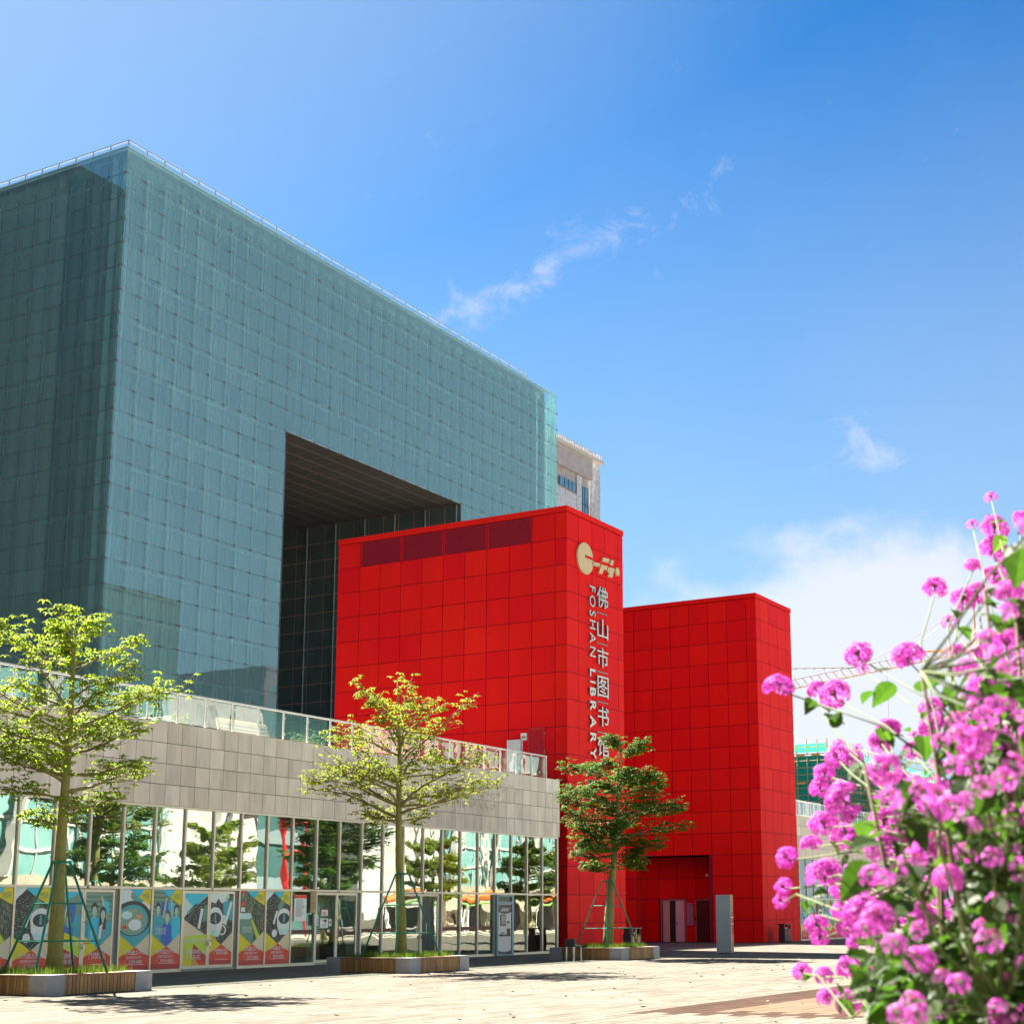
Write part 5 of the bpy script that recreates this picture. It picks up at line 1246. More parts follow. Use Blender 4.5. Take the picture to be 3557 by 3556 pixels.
tree(51.95,28.15,.42,8.5,[(3.7,1.7,4,-.02,4.2),(4.4,2.2,5,.04,5),(5.0,2.5,5,.06,5),(5.6,2.6,6,.10,5.2),(6.2,2.5,5,.12,5),(6.9,2.1,5,.14,4.6),(7.8,1.3,4,.12,4)],31,LEAF3,'dense deep green tree in front of the red sign building',trunk=(.17,.05),size=.17,dens=.82,lean=(.75,-.3),group=gk,lt=.5)
# dry leaves on the paving
mb=MB().use(simple('dry_leaf',(.22,.13,.05),.7)); 
for k in range(260):
    x=R.uniform(20,60); y=R.uniform(8,27); a=R.uniform(0,6.28); l=R.uniform(.04,.08); d=Vector((math.cos(a)*l,math.sin(a)*l,0)); q=Vector((-d.y*.4,d.x*.4,.012)); p=Vector((x,y,.012))
    mb.face([p-d,p-q,p+d,p+q])
o=build('fallen_leaf',mb,None,None,kind='stuff'); tag(o,'dry brown leaves scattered over the pale paving','fallen leaves')
# trees on the far side of the square, seen only in the glazing
go='trees across the square'
for i,(x,y,h,l) in enumerate(((71,-5,8.5,'leafy tree across the square, opposite the leftmost planter'),(82,-7,9.5,'leafy tree across the square, second along the row'),(91,-4,8.5,'leafy tree across the square, third along the row'),(108,-6,9.5,'leafy tree across the square, fourth along the row'),(119,-3,9,'leafy tree across the square, fifth along the row'),(133,-6,10,'leafy tree across the square, farthest along the row'))):
    tree(x,y,.0,h,[(3.0,2.6,6,.1,4),(4.0,3.3,6,.1,5),(5.0,3.3,6,.12,5),(6.0,3.0,6,.2,5),(7.2,2.2,5,.3,5)],50+i,LEAF1 if i%2 else LEAF3,l,trunk=(.2,.05),size=.30,group=go,dens=.75,lt=.6)
# green steel stakes round each planted tree
def stakes(x,y,label,tx=0,ty=0):
    t=thing('tree_stakes',label,'tree support',(x,y,0),'green tree supports'); zt_=2.95; rb_,rt_=1.22,.20
    C4=[(-1,-1),(1,-1),(1,1),(-1,1)]
    def at_(c,z):
        f_=(z-.40)/(zt_-.40); r_=rb_+(rt_-rb_)*f_; return Vector((c[0]*r_+tx*f_,c[1]*r_+ty*f_,z))
    C4=[(math.cos(a),math.sin(a)) for a in (rad(-152),rad(-62),rad(28),rad(118))]
    for c in C4: build('leg',MB().use(GREENP).tube([at_(c,.38),at_(c,zt_)],.028,8),None,t,smooth=False)
    for z in (1.15,2.0):
        for i in range(4): build('brace',MB().use(GREENP).tube([at_(C4[i],z),at_(C4[(i+1)%4],z)],.020,6),None,t)
    ring=[Vector((tx+.2*math.cos(a*math.pi/8),ty+.2*math.sin(a*math.pi/8),zt_)) for a in range(17)]; build('collar',MB().use(GREENP).tube(ring,.03,6,False),None,t)
stakes(25.2,28.15,'green steel stake pyramid round the leftmost tree'); stakes(38.6,28.15,'green steel stake pyramid round the middle tree'); stakes(51.95,28.15,'green steel stake pyramid round the tree before the red building')
# plants on the terrace
for (x,y,h,l) in ((39.5,39,1.6,'small leafy shrub on the terrace behind the railing, left one'),(47.6,39.5,1.7,'small leafy shrub on the terrace near the louvre screen')):
    t=thing('terrace_shrub',l,'shrub',(x,y,7.45),'shrubs on the terrace'); lv_=MB().use(LEAF3); tn=[]; br=MB().use(TWIG)
    for k in range(26):
        a=R.uniform(0,6.28); e=Vector((math.cos(a)*R.uniform(.3,1.1),math.sin(a)*R.uniform(.3,1.1),R.uniform(.5,1)*h)); br.tube([(0,0,0),e*.6+Vector((0,0,.1)),e],[.02,.012,.005],4,False)
        for j in range(9): palmate(lv_,tn,e*R.uniform(.5,1)+Vector((R.uniform(-.2,.2),R.uniform(-.2,.2),0)),R,.12,0,5)
    build('stem',br,None,t); o=build('foliage',lv_,None,t); settone(o,tn)

# ============================================================ LANTANA BUSH IN THE FOREGROUND
BUSH_BASE=(2.087,0.439,0.0)
HEADS=[(2.915,0.703,2.462,0.0109),(2.906,0.741,2.409,0.0100),(2.928,0.703,2.402,0.0234),(2.931,0.709,2.359,0.0249),(2.920,0.748,2.327,0.0156),(2.943,0.712,2.309,0.0187),(2.853,0.655,2.311,0.0196),(2.890,0.819,2.286,0.0203),(2.921,0.772,2.262,0.0218),(2.933,0.746,2.274,0.0218),(2.915,0.801,2.219,0.0140),(2.599,0.884,2.113,0.0214),(2.849,0.960,2.127,0.0109),(2.496,0.761,2.084,0.0243),(2.931,0.794,2.160,0.0156),(2.951,0.758,2.157,0.0156),(2.486,0.588,2.088,0.0235),(2.507,1.004,2.051,0.0226),(2.810,1.047,2.089,0.0156),(2.684,0.963,2.055,0.0266),(2.926,0.847,2.050,0.0218),(2.787,0.808,1.997,0.0208),(2.891,0.928,2.010,0.0203),(2.887,0.944,1.989,0.0187),(2.306,0.540,1.995,0.0264),(2.995,0.729,2.025,0.0187),(2.951,0.799,2.055,0.0125),(3.012,0.708,1.999,0.0218),(2.951,0.654,2.419,0.0156),(2.979,0.671,2.244,0.0187),(2.973,0.733,2.116,0.0125),(2.922,0.820,2.134,0.0094),(2.993,0.690,2.130,0.0187),(2.968,0.779,2.026,0.0109),(2.918,0.883,1.997,0.0109),(2.850,1.016,1.981,0.0109),(2.868,0.985,1.972,0.0094),(2.894,0.923,2.009,0.0198),(2.889,0.943,1.981,0.0198),(2.875,0.829,2.007,0.0258),(2.921,0.889,1.966,0.0181),(2.996,0.730,2.020,0.0165),(2.794,0.653,1.970,0.0229),(2.738,0.982,1.944,0.0206),(2.851,0.990,1.949,0.0197),(2.845,1.048,1.924,0.0181),(2.846,1.058,1.896,0.0181),(2.418,0.862,1.839,0.0264),(2.919,0.913,1.916,0.0165),(2.989,0.764,1.936,0.0230),(2.702,0.668,1.908,0.0237),(2.671,0.717,1.874,0.0236),(2.080,0.501,1.802,0.0272),(2.743,0.743,1.829,0.0242),(2.850,0.741,1.843,0.0219),(2.697,0.997,1.815,0.0233),(2.856,1.084,1.785,0.0181),(2.829,0.990,1.840,0.0194),(2.883,1.027,1.800,0.0247),(2.827,0.982,1.790,0.0193),(2.776,0.906,1.822,0.0251),(2.831,0.887,1.812,0.0254),(2.445,0.805,1.760,0.0234),(2.748,0.861,1.772,0.0261),(2.949,0.880,1.861,0.0181),(2.953,0.886,1.827,0.0165),(2.080,0.610,1.737,0.0242),(2.346,0.619,1.739,0.0244),(1.918,0.461,1.712,0.0248),(2.687,0.681,1.705,0.0277),(2.797,1.113,1.758,0.0201),(2.843,1.140,1.702,0.0165),(2.845,1.147,1.675,0.0148),(2.538,0.941,1.717,0.0276),(2.898,1.040,1.695,0.0198),(2.798,0.933,1.693,0.0220),(2.918,0.856,1.699,0.0225),(2.966,0.901,1.731,0.0181),(2.996,0.875,1.657,0.0165),(3.013,0.842,1.657,0.0214),(3.023,0.815,1.678,0.0148),(3.039,0.799,1.644,0.0165),(2.157,0.520,1.654,0.0243),(2.853,0.716,1.613,0.0276),(2.176,0.750,1.651,0.0245),(2.778,0.983,1.628,0.0220),(2.886,1.090,1.628,0.0198),(2.893,1.087,1.603,0.0165),(2.930,1.022,1.596,0.0198),(2.889,0.924,1.615,0.0257),(2.641,0.803,1.591,0.0262),(2.946,0.995,1.587,0.0115),(2.585,0.737,1.564,0.0253),(2.725,0.968,1.552,0.0214),(2.550,0.877,1.553,0.0228),(2.962,0.947,1.547,0.0197),(2.887,1.124,1.536,0.0165),(2.909,1.086,1.529,0.0165),(2.919,1.085,1.486,0.0181),(2.880,1.031,1.480,0.0194),(2.953,1.028,1.470,0.0165),(2.964,1.002,1.485,0.0214),(2.720,0.848,1.517,0.0239),(2.980,0.964,1.503,0.0165),(3.053,0.839,1.481,0.0214),(3.078,0.764,1.551,0.0198),(3.103,0.742,1.492,0.0198),(3.072,0.818,1.444,0.0165),(2.993,0.826,1.789,0.0099),(3.002,0.832,1.734,0.0099),(2.948,0.850,1.941,0.0132),(2.904,0.956,1.880,0.0099),(2.899,1.022,1.738,0.0099),(2.918,1.011,1.674,0.0165),(2.907,1.041,1.655,0.0198),(2.999,0.892,1.599,0.0132),(2.876,0.677,1.684,0.0247),(3.060,0.731,1.718,0.0198),(3.012,0.728,1.949,0.0132),(2.290,0.419,1.466,0.0247),(1.724,0.339,1.837,0.0224),(2.007,0.345,1.787,0.0230),(1.962,0.371,1.981,0.0247),(1.760,0.312,1.839,0.0231),(2.023,0.386,1.797,0.0238),(2.145,0.410,1.708,0.0192),(2.074,0.355,1.773,0.0252),(2.031,0.439,1.573,0.0200),(2.680,0.485,1.798,0.0245),(2.293,0.413,2.058,0.0185),(2.389,0.459,1.457,0.0188),(2.023,0.347,2.061,0.0241),(2.630,0.544,1.895,0.0214),(1.870,0.312,1.895,0.0216),(2.581,0.490,1.874,0.0184),(1.745,0.296,1.992,0.0185),(1.777,0.306,1.942,0.0214),(2.644,0.490,1.576,0.0213),(2.020,0.361,1.930,0.0214),(1.568,0.439,1.578,0.0103),(1.645,0.438,1.743,0.0093),(1.742,0.497,1.849,0.0089),(2.035,0.470,1.560,0.0127),(1.929,0.523,1.595,0.0136),(1.789,0.520,1.538,0.0137),(1.660,0.483,1.580,0.0099),(1.888,0.494,1.662,0.0101),(1.866,0.541,1.774,0.0168),(1.750,0.534,1.630,0.0097),(1.783,0.594,1.644,0.0167),(1.677,0.565,1.692,0.0123),(1.492,0.479,1.765,0.0108),(1.546,0.397,1.777,0.0097),(1.553,0.480,1.548,0.0098),(1.750,0.412,1.760,0.0140),(1.866,0.581,1.790,0.0118),(1.912,0.532,1.765,0.0140),(1.810,0.492,1.718,0.0144),(1.854,0.493,1.831,0.0131),(1.584,0.404,1.556,0.0081),(1.672,0.394,1.810,0.0119),(1.673,0.437,1.837,0.0152),(1.748,0.440,1.533,0.0157),(1.943,0.475,1.499,0.0104),(1.604,0.406,1.707,0.0099),(1.693,0.490,1.787,0.0134),(1.790,0.438,1.637,0.0107),(1.723,0.408,1.594,0.0106),(1.650,0.369,1.854,0.0119),(1.964,0.535,1.900,0.0120),(1.525,0.371,1.782,0.0107),(1.602,0.519,1.805,0.0157),(1.488,0.480,1.619,0.0109),(2.009,0.486,1.605,0.0163),(1.623,0.437,1.770,0.0084),(1.934,0.582,1.512,0.0138),(1.724,0.435,1.661,0.0109),(1.884,0.573,1.646,0.0169),(1.793,0.541,1.807,0.0108),(1.870,0.423,1.852,0.0142),(1.725,0.436,1.854,0.0101),(1.653,0.447,1.841,0.0140),(1.649,0.468,1.687,0.0146),(1.797,0.552,1.711,0.0141),(1.630,0.507,1.555,0.0114),(1.804,0.412,1.654,0.0091),(1.816,0.467,1.750,0.0141),(1.645,0.425,1.620,0.0133),(1.831,0.574,1.704,0.0137),(2.040,0.465,1.728,0.0151),(1.845,0.409,1.862,0.0156),(1.761,0.438,1.574,0.0090),(1.731,0.411,1.534,0.0141),(1.876,0.422,1.701,0.0132),(1.550,0.348,1.750,0.0111),(1.644,0.530,1.542,0.0103),(1.472,0.440,1.769,0.0100),(1.674,0.512,1.598,0.0156),(1.538,0.504,1.685,0.0098),(1.886,0.456,1.861,0.0132),(1.874,0.589,1.503,0.0154),(1.732,0.412,1.881,0.0111),(2.067,0.490,1.527,0.0113),(1.608,0.452,1.761,0.0139),(1.766,0.560,1.509,0.0138),(1.709,0.447,1.632,0.0124),(1.581,0.542,1.633,0.0105),(1.927,0.528,1.837,0.0137),(1.601,0.373,1.694,0.0134),(1.918,0.490,1.934,0.0163),(1.627,0.351,2.064,0.0137),(1.689,0.416,1.879,0.0108),(2.035,0.464,2.004,0.0108),(1.732,0.405,1.994,0.0102),(2.002,0.444,1.952,0.0141),(1.937,0.480,1.928,0.0164),(1.883,0.493,1.820,0.0101),(1.881,0.438,2.047,0.0159),(1.953,0.436,2.060,0.0142),(2.052,0.542,1.981,0.0149),(1.839,0.400,1.967,0.0117),(1.651,0.416,1.863,0.0116),(1.655,0.395,1.916,0.0084),(1.925,0.436,2.079,0.0144),(1.870,0.484,1.902,0.0121),(1.922,0.452,2.015,0.0111),(2.046,0.474,1.940,0.0130),(1.995,0.527,1.936,0.0099),(2.027,0.435,2.108,0.0171),(2.005,0.545,1.865,0.0145),(1.713,0.425,1.957,0.0130),(2.056,0.514,1.867,0.0107),(2.083,0.451,2.058,0.0169),(2.090,0.468,1.855,0.0115),(1.959,0.480,1.977,0.0112),(1.913,0.423,1.917,0.0142),(1.757,0.388,1.937,0.0125),(2.105,0.473,1.832,0.0182),(1.912,0.422,2.001,0.0152)]
LEAVES=[(2.409,0.703,2.024,0.057),(1.999,0.524,1.946,0.052),(2.492,0.806,2.022,0.057),(2.478,0.831,2.020,0.039),(2.456,0.887,1.985,0.039),(2.438,0.912,2.003,0.028),(2.579,0.622,2.077,0.033),(2.529,0.682,2.158,0.028),(2.492,0.593,1.984,0.057),(2.564,0.685,1.991,0.033),(2.485,0.802,2.063,0.028),(2.573,0.615,2.122,0.031),(2.557,0.624,2.173,0.031),(2.550,0.644,2.155,0.023),(2.585,0.586,2.140,0.023),(2.570,0.587,2.208,0.028),(2.531,0.614,2.322,0.015),(2.561,0.569,2.294,0.021),(2.552,0.663,2.100,0.026),(2.552,0.708,1.989,0.021),(2.521,0.776,1.961,0.028),(2.555,0.628,2.175,0.031),(2.538,0.790,1.843,0.052),(2.559,0.739,1.878,0.049),(2.561,0.800,1.715,0.052),(2.297,0.664,1.693,0.055),(2.622,0.698,1.688,0.052),(2.576,0.794,1.662,0.046),(2.530,0.752,1.504,0.060),(2.559,0.648,1.527,0.060),(2.520,0.818,1.860,0.027),(2.511,0.856,1.807,0.035),(2.525,0.861,1.729,0.041),(2.515,0.887,1.708,0.041),(2.495,0.935,1.684,0.030),(2.620,0.662,1.789,0.046),(2.643,0.707,1.567,0.046),(2.330,0.587,1.504,0.054),(2.593,0.838,1.470,0.035),(2.634,0.749,1.501,0.033),(2.642,0.690,1.615,0.044),(2.580,0.796,1.638,0.044),(2.548,0.894,1.539,0.030),(2.575,0.843,1.542,0.030),(2.604,0.750,1.640,0.035),(2.573,0.722,1.856,0.041),(2.598,0.671,1.869,0.033),(2.535,0.754,1.950,0.030),(2.570,0.695,1.936,0.038),(2.600,0.641,1.933,0.038),(2.619,0.614,1.909,0.041),(2.626,0.640,1.816,0.044),(2.574,0.736,1.816,0.038),(2.586,0.724,1.789,0.041),(2.588,0.816,1.550,0.030),(2.606,0.783,1.549,0.033),(2.642,0.722,1.535,0.041),(2.397,0.439,1.457,0.054),(2.501,0.449,1.833,0.059),(2.350,0.775,1.590,0.052),(2.419,0.587,1.594,0.059),(1.965,0.540,1.686,0.058),(2.170,0.493,2.142,0.047),(2.310,0.613,1.906,0.056),(2.096,0.577,1.958,0.045),(1.827,0.359,1.849,0.056),(2.504,0.735,1.756,0.052),(2.179,0.447,1.693,0.045),(2.754,0.708,1.421,0.056),(1.825,0.620,1.739,0.056),(2.224,0.413,1.889,0.047),(2.762,0.473,1.941,0.063),(2.156,0.680,1.450,0.049),(2.112,0.363,1.794,0.053),(2.453,0.658,1.997,0.061),(1.992,0.621,1.496,0.048),(2.334,0.707,1.728,0.056),(2.477,0.513,2.139,0.049),(2.096,0.533,1.820,0.059),(2.531,0.781,1.869,0.055),(2.419,0.668,1.756,0.057),(2.162,0.587,1.502,0.051),(2.064,0.390,1.998,0.061),(2.052,0.457,1.835,0.060),(2.245,0.398,2.068,0.055),(1.862,0.466,1.584,0.047),(2.490,0.516,1.579,0.043),(2.590,0.475,1.408,0.043),(2.386,0.760,1.699,0.045),(1.915,0.456,1.837,0.056),(2.493,0.873,1.764,0.045),(2.284,0.618,1.956,0.053),(1.864,0.330,1.850,0.058),(2.332,0.623,1.491,0.056),(1.923,0.412,1.768,0.047),(2.439,0.512,2.080,0.057),(2.127,0.405,1.805,0.060),(2.064,0.374,1.664,0.045),(1.946,0.459,1.576,0.056),(2.612,0.528,1.697,0.052),(2.312,0.599,1.737,0.059),(1.774,0.477,1.617,0.053),(2.249,0.430,1.711,0.053),(2.726,0.489,1.948,0.058),(1.904,0.522,1.498,0.057),(1.889,0.575,1.670,0.047),(2.120,0.362,1.884,0.053),(1.970,0.436,1.641,0.048),(2.460,0.582,1.461,0.052),(1.838,0.298,2.076,0.060),(2.179,0.373,1.779,0.044),(1.844,0.498,1.509,0.048),(1.766,0.486,1.893,0.043),(2.291,0.382,2.045,0.051),(2.243,0.761,1.778,0.062),(2.301,0.582,1.819,0.051),(2.682,0.647,1.631,0.049),(1.990,0.550,1.569,0.045),(2.135,0.462,1.570,0.045),(1.797,0.434,1.930,0.058),(2.423,0.661,1.976,0.055),(2.584,0.493,1.691,0.055),(2.758,0.565,1.693,0.059),(1.819,0.406,1.906,0.060),(2.349,0.692,1.528,0.047),(2.036,0.554,1.889,0.042),(2.505,0.628,1.548,0.044),(2.388,0.594,2.087,0.052),(1.968,0.367,1.592,0.049),(2.155,0.576,1.848,0.060),(2.784,0.504,1.804,0.056),(2.340,0.380,2.170,0.053),(2.460,0.606,1.939,0.048),(2.719,0.488,1.531,0.056),(2.022,0.460,1.521,0.060),(2.330,0.695,1.667,0.060),(1.938,0.504,1.727,0.051),(2.363,0.698,1.913,0.051),(2.791,0.500,1.549,0.058),(2.138,0.554,1.583,0.056),(2.057,0.468,1.774,0.044),(2.483,0.622,1.604,0.049),(2.497,0.441,2.002,0.044),(2.710,0.644,1.427,0.058),(2.434,0.494,1.622,0.047),(2.736,0.497,2.070,0.055),(2.562,0.837,1.696,0.056),(2.480,0.561,1.773,0.051),(2.081,0.381,1.988,0.048),(2.395,0.431,2.076,0.060),(2.649,0.674,1.540,0.059),(2.228,0.614,1.863,0.063),(1.997,0.498,1.479,0.043),(1.865,0.631,1.743,0.046),(2.447,0.601,1.697,0.059),(2.168,0.451,1.473,0.062),(2.471,0.435,2.036,0.061),(2.620,0.569,1.622,0.060),(2.495,0.479,1.448,0.064),(2.424,0.690,1.854,0.044),(2.094,0.587,1.765,0.045),(2.406,0.577,1.917,0.053),(1.941,0.359,1.501,0.059),(2.428,0.637,1.940,0.063),(2.360,0.661,1.988,0.060),(2.062,0.500,1.936,0.062),(2.333,0.633,2.026,0.044),(2.322,0.635,1.435,0.051),(2.125,0.365,2.081,0.061),(1.820,0.494,1.794,0.048),(2.349,0.426,1.662,0.043),(2.366,0.491,1.860,0.063),(1.750,0.395,2.050,0.060),(2.568,0.729,1.505,0.063),(2.642,0.773,1.391,0.045),(2.732,0.565,1.904,0.065),(1.901,0.422,2.025,0.053),(2.049,0.400,1.530,0.042),(1.970,0.351,1.716,0.047),(1.954,0.332,2.087,0.052),(2.528,0.533,1.928,0.045),(1.937,0.345,1.650,0.045),(2.261,0.640,1.912,0.064),(1.910,0.490,1.633,0.053),(2.463,0.522,2.234,0.052),(2.521,0.661,1.729,0.043),(2.575,0.771,1.877,0.051),(2.681,0.694,1.642,0.064),(1.973,0.329,1.909,0.063),(2.170,0.471,1.775,0.063),(1.853,0.558,1.748,0.050),(1.954,0.514,1.741,0.052),(2.073,0.351,1.949,0.060),(2.113,0.661,1.561,0.056),(2.685,0.509,1.883,0.046),(1.805,0.392,1.735,0.043),(2.655,0.532,1.832,0.043),(2.280,0.775,1.638,0.047),(1.847,0.313,2.012,0.058),(2.611,0.708,1.699,0.059),(1.807,0.630,1.690,0.059),(2.246,0.595,1.503,0.046),(1.880,0.323,1.958,0.050),(1.955,0.470,1.684,0.045),(2.197,0.584,1.663,0.055),(2.042,0.361,2.028,0.053),(2.475,0.465,1.769,0.052),(1.889,0.366,1.906,0.048),(2.402,0.441,1.998,0.057),(2.239,0.765,1.707,0.043),(2.442,0.419,1.903,0.059),(1.810,0.499,1.884,0.043),(2.616,0.571,1.905,0.043),(2.750,0.510,1.573,0.054),(1.843,0.451,1.909,0.054),(2.335,0.444,1.469,0.044),(2.268,0.391,1.767,0.048),(2.026,0.349,1.831,0.054),(2.054,0.587,1.699,0.061),(2.607,0.694,1.882,0.055),(2.429,0.624,1.999,0.048),(2.353,0.638,1.607,0.045),(1.819,0.586,1.657,0.065),(1.965,0.481,1.551,0.058),(2.476,0.524,2.137,0.050),(2.251,0.554,1.699,0.062),(2.123,0.379,1.944,0.062),(1.908,0.544,1.478,0.057),(1.815,0.394,1.635,0.064),(2.239,0.445,1.680,0.061),(2.423,0.717,1.628,0.056),(2.239,0.444,2.058,0.042),(1.870,0.405,1.569,0.054),(2.101,0.381,1.550,0.061),(2.504,0.583,1.752,0.054),(2.410,0.651,1.980,0.051),(2.224,0.550,1.611,0.058),(1.826,0.347,1.989,0.042),(2.229,0.619,1.577,0.054),(2.624,0.560,1.719,0.056),(1.838,0.364,1.701,0.062),(2.401,0.651,1.984,0.051),(2.048,0.393,1.659,0.051),(2.436,0.668,1.598,0.062),(2.659,0.615,1.598,0.063),(2.431,0.497,1.881,0.057),(1.964,0.431,1.820,0.050)]
HUBS=[(1.922,0.529,1.603),(1.823,0.463,1.690),(2.086,0.609,1.717),(1.864,0.579,1.746),(1.989,0.537,1.807),(1.903,0.463,1.852),(2.063,0.595,1.855),(1.879,0.474,1.942),(1.743,0.515,1.934),(1.886,0.432,2.013),(1.861,0.620,1.657),(1.893,0.596,1.568),(2.245,0.502,1.781),(1.919,0.438,2.114),(1.919,0.651,1.846),(1.974,0.433,1.602),(1.749,0.442,1.550),(1.959,0.488,2.070)]

PET=leafmat('petal_pink',[(.60,.075,.52),(.67,.12,.60),(.60,.06,.45),(.72,.24,.66)],.40,.2,tmul=1.15)
for n_ in PET.node_tree.nodes:
    if n_.type=='MIX' : n_.inputs[7].default_value=(1.1,1.0,1.15,1)
PETC=simple('petal_centre',(.70,.50,.40),.6); BUD=simple('flower_bud',(.80,.14,.30),.6)
STEM=simple('lantana_stem',(.07,.11,.02),.7,0,.2,20); STEMB=simple('lantana_old_stem',(.12,.085,.035),.8,0,.2,20)
LL=(lambda t:(lambda v,oi:(lambda c:(lambda tr,m:(t.l.new(t.mixc(1.0,c,(1.35,1.7,.6),'MULTIPLY'),tr.inputs[0]),t.l.new(t.pbr(c,.5,0,.35,t.bump(t.noise(v,160,4,.6),.0012)),m.inputs[1]),t.l.new(tr.outputs[0],m.inputs[2]),t.end(m.outputs[0]))[3])(t.add('ShaderNodeBsdfTranslucent'),t.add('ShaderNodeMixShader')))(t.mixc(.25,t.ramp(oi.outputs['Random'],[(0,(.018,.042,.010)),(.4,(.030,.068,.012)),(.75,(.06,.11,.018)),(1,(.11,.17,.03))]),t.ramp(t.noise(v,60,4,.6),[(.3,(.03,.07,.012)),(.7,(.10,.17,.05))]))))(t.coords('Object'),t.add('ShaderNodeObjectInfo')))(NT(mat('lantana_leaf')))
bush=thing('lantana_bush','large lantana bush with pink flower heads filling the right foreground','bush')
base=Vector(BUSH_BASE)
def head_mesh(seed,open_=1.0):
    rr=random.Random(seed); mb=MB(); tn=[]
    n=int(36*open_)
    for i in range(n):
        # florets spread over a dome (unit radius), facing outward
        ct=1-(i+.5)/n*1.35; ph=i*2.39996+rr.uniform(-.2,.2); stt=math.sqrt(max(0,1-ct*ct)); nrm=Vector((stt*math.cos(ph),stt*math.sin(ph),ct)); c=Vector((nrm.x,nrm.y,nrm.z*.80))*rr.uniform(.84,1.02)
        nrm=(nrm+Vector((rr.uniform(-.25,.25),rr.uniform(-.25,.25),.15))).normalized(); a=nrm.orthogonal().normalized(); b=nrm.cross(a); a0=rr.uniform(0,6.28); fr=.29*rr.uniform(.85,1.15); tv=rr.random()
        for k in range(5):
            t1=a0+k*1.2566; d=a*math.cos(t1)+b*math.sin(t1); s_=nrm.cross(d)
            p0=c+d*fr*.12; p1=c+d*fr*.62+s_*fr*.42+nrm*.04; p2=c+d*fr*1.05+s_*fr*.14-nrm*.02; p3=c+d*fr*1.05-s_*fr*.14-nrm*.02; p4=c+d*fr*.62-s_*fr*.42+nrm*.04
            mb.use(PET).face([p0,p4,p3,p2,p1]); tn.append(tv)
        mb.use(PETC); q=[c+nrm*.03+(a*math.cos(x)+b*math.sin(x))*fr*.15 for x in (0,1.57,3.14,4.71)]; mb.face(q); tn.append(0)
        mb.use(PET); cc=c*.35; w=.03; mb.face([cc+a*w*.5,c+a*w,c-a*w,cc-a*w*.5]); tn.append(tv)
    for i in range(5):   # buds in the middle
        p=Vector((rr.uniform(-.18,.18),rr.uniform(-.18,.18),.76)); mb.use(BUD).tube([p*.8,p,p+Vector((0,0,.08))],[.05,.07,.02],5); tn+=[0]*(len(mb.f)-len(tn))
    mb.use(STEM).tube([(0,0,-.45),(0,0,-.05),(0,0,.25)],[.05,.10,.30],6); tn+=[0]*(len(mb.f)-len(tn))
    me=mb.mesh('flower_head'); at_=me.attributes.new('tone','FLOAT','FACE'); at_.data.foreach_set('value',tn); return me
HM=[head_mesh(i) for i in range(6)]; HS=[head_mesh(20+i,.45) for i in range(3)]
def leaf_mesh(seed):
    rr=random.Random(seed); mb=MB().use(LL); n=8; fold=rr.uniform(.15,.45); bend=rr.uniform(.15,.6)
    def mid(f_): return Vector((f_,0,-bend*f_*f_*.5))
    for k in range(n):
        for sd in (1,-1):
            def edge(f_,tooth=0): w=.36*(math.sin(math.pi*min(1,f_**.72))**.9)*(1-.22*f_)+tooth; return mid(f_)+Vector((0,sd*w,w*fold+.012*math.sin(f_*30)))
            f0,f1=k/n,(k+1)/n; p=[mid(f0),mid(f1),edge(f1,.0),edge((f0+f1)/2,.022),edge(f0,.0)]
            if k==0: p=p[:4]
            if sd<0: p=p[::-1]
            mb.face(p)
    me=mb.mesh('leaf'); return me
LM=[leaf_mesh(i) for i in range(7)]
hubs=[Vector(h) for h in HUBS]
sm=MB(); rr=random.Random(3)
for h in hubs:
    d=h-base; pts=[base+Vector((rr.uniform(-.12,.12),rr.uniform(-.12,.12),0))]
    for k in (1,2,3,4): f_=k/5; pts.append(base+d*Vector((f_,f_,f_**.8)).x*1.0+Vector((0,0,d.z*(f_**.75-f_)))+Vector((rr.uniform(-.04,.04),rr.uniform(-.04,.04),0)))
    pts.append(h); sm.use(STEMB).tube(pts,[.009,.007,.0055,.0045,.0035,.0022],6)
def attach(p,r0,r1,mat_,leafy=True):
    h=min(hubs,key=lambda q:(q-p).length+max(0,(q.z-p.z))*1.2); d=p-h; side=Vector((rr.uniform(-1,1),rr.uniform(-1,1),0))*d.length*.10
    pts=[h,h+d*.35+side+Vector((0,0,-d.length*.05)),h+d*.7+side*.8,p]; sm.use(mat_).tube(pts,[r0,r0*.8,(r0+r1)/2,r1],5); return pts
up_axis=Vector((0,0,1))
SUNV=SUN
allh=[]
for i,(x,y,z,r_) in enumerate(HEADS):
    p=Vector((x,y,z)); small=r_<.0145
    h=min(hubs,key=lambda q:(q-p).length); d=(p-h); d=d.normalized() if d.length>1e-4 else Vector((0,0,1))
    pts=attach(p-(d*.6+Vector((0,0,.5)))*r_*.5,.0022,.0014,STEM)
    o=link('flower_head',rr.choice(HS if small else HM),bush); n_=(d*.55+Vector((-.45*rr.random(),-.25*rr.random(),.6))+Vector((rr.uniform(-.35,.35),rr.uniform(-.35,.35),rr.uniform(-.2,.2)))).normalized()
    q=n_.to_track_quat('Z','X'); o.rotation_mode='QUATERNION'; o.rotation_quaternion=q; s_=r_*(1.22 if not small else 1.2); o.scale=(s_,s_,s_); o.location=p
    # a pair of small leaves on the stalk
    for sd in (0,1):
        if rr.random()<.72:
            f_=rr.uniform(.35,.9); c=Vector(pts[1]).lerp(Vector(pts[3]),f_); allh.append((c,rr.uniform(.022,.042)))
for (x,y,z,l) in LEAVES: allh.append((Vector((x,y,z)),l))
k_=0
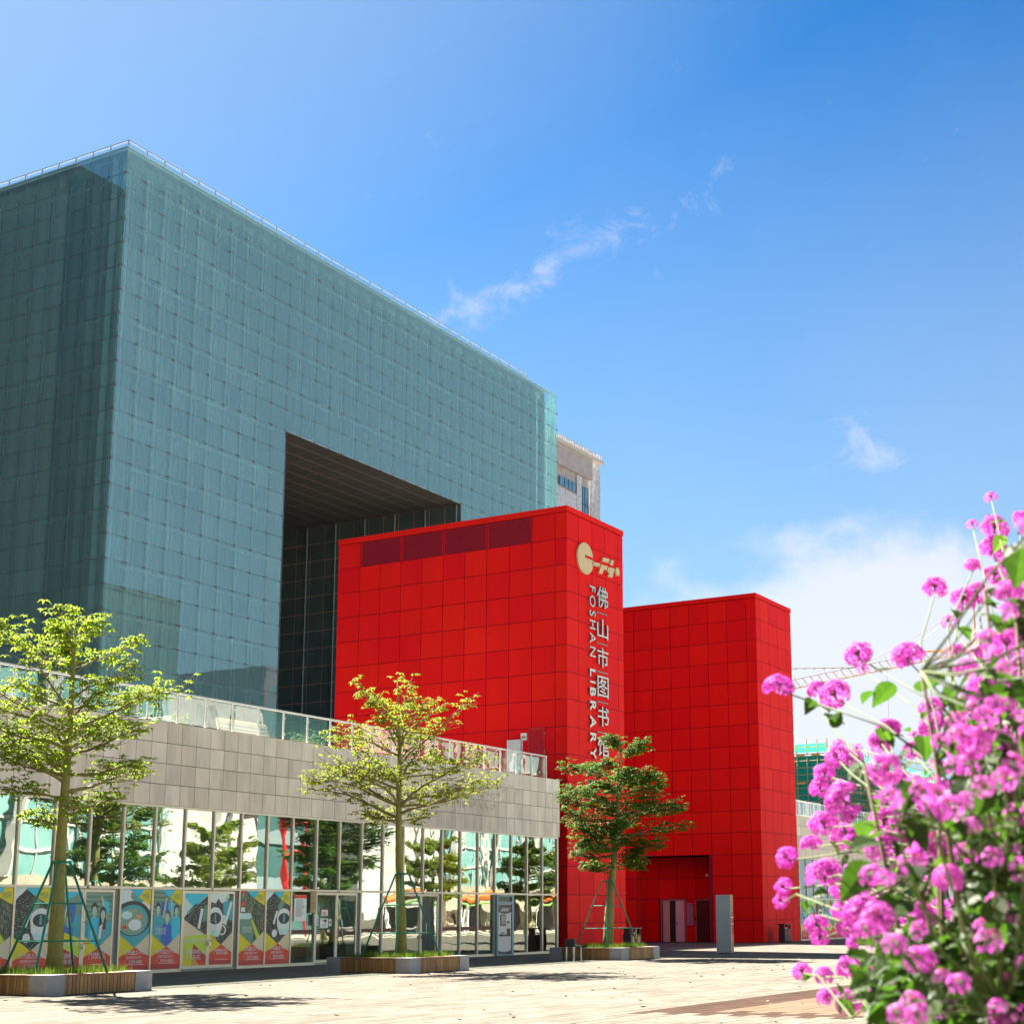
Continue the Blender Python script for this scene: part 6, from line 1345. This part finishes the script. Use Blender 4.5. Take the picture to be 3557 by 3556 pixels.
def place_leaf(c,l):
    h=min(hubs,key=lambda q:(q-c).length); d=c-h; d=d.normalized() if d.length>.001 else Vector((0,0,1))
    dirn=(d*.6+Vector((rr.uniform(-1,1),rr.uniform(-1,1),rr.uniform(-1.0,.35)))).normalized(); nup=(Vector((0,0,1))+Vector((rr.uniform(-.8,.3),rr.uniform(-.8,.3),0))).normalized()
    yv=nup.cross(dirn).normalized(); zv=dirn.cross(yv); m=Matrix((dirn,yv,zv)).transposed().to_4x4(); m.translation=c-dirn*l*.5
    return m@Matrix.Scale(l,4), c-dirn*l*.5
n1=0
for c,l in allh:
    m,foot=place_leaf(c,l)
    if n1<298: o=link('leaf',rr.choice(LM),bush); o.matrix_world=m; n1+=1
    else: 
        o=None
    if l>.045 and min((q-foot).length for q in hubs)<.16: attach(foot,.0014,.001,STEM)
# inner mass of smaller leaves and twigs, past what one could pick apart
mbx=MB().use(LL)
protos=[( [v.co.copy() for v in m.vertices],[tuple(p.vertices) for p in m.polygons]) for m in LM]
for (c,l) in allh[298:]:
    m,foot=place_leaf(c,l); vs,fs=rr.choice(protos); b=len(mbx.v); mbx.v+=[tuple(m@v) for v in vs]; 
    for f_ in fs: mbx.f.append(tuple(b+i for i in f_)); mbx.mi.append(0)
lowhubs=[h for h in hubs if h.z<1.88]
for k in range(6500):
    h=rr.choice(lowhubs); c=h+Vector((rr.gauss(.10,.17),rr.gauss(.0,.15),rr.gauss(-.04,.15)))
    v=c-Vector((0,0,1.65)); az=math.degrees(math.atan2(v.y,v.x)); 
    if az>17.2+rr.random()*2.6 or (az>15.5 and c.z>1.62) or v.length<1.72: continue
    if c.z>1.95 or (c.z>1.78 and (az>14.6 or rr.random()<.45)): continue
    m,foot=place_leaf(c,rr.uniform(.020,.042)); vs,fs=rr.choice(protos); b=len(mbx.v); mbx.v+=[tuple(m@v_) for v_ in vs]
    for f_ in fs: mbx.f.append(tuple(b+i for i in f_)); mbx.mi.append(0)
build('inner_foliage',mbx,None,bush,kind='stuff')
build('stem',sm,None,bush,smooth=True)
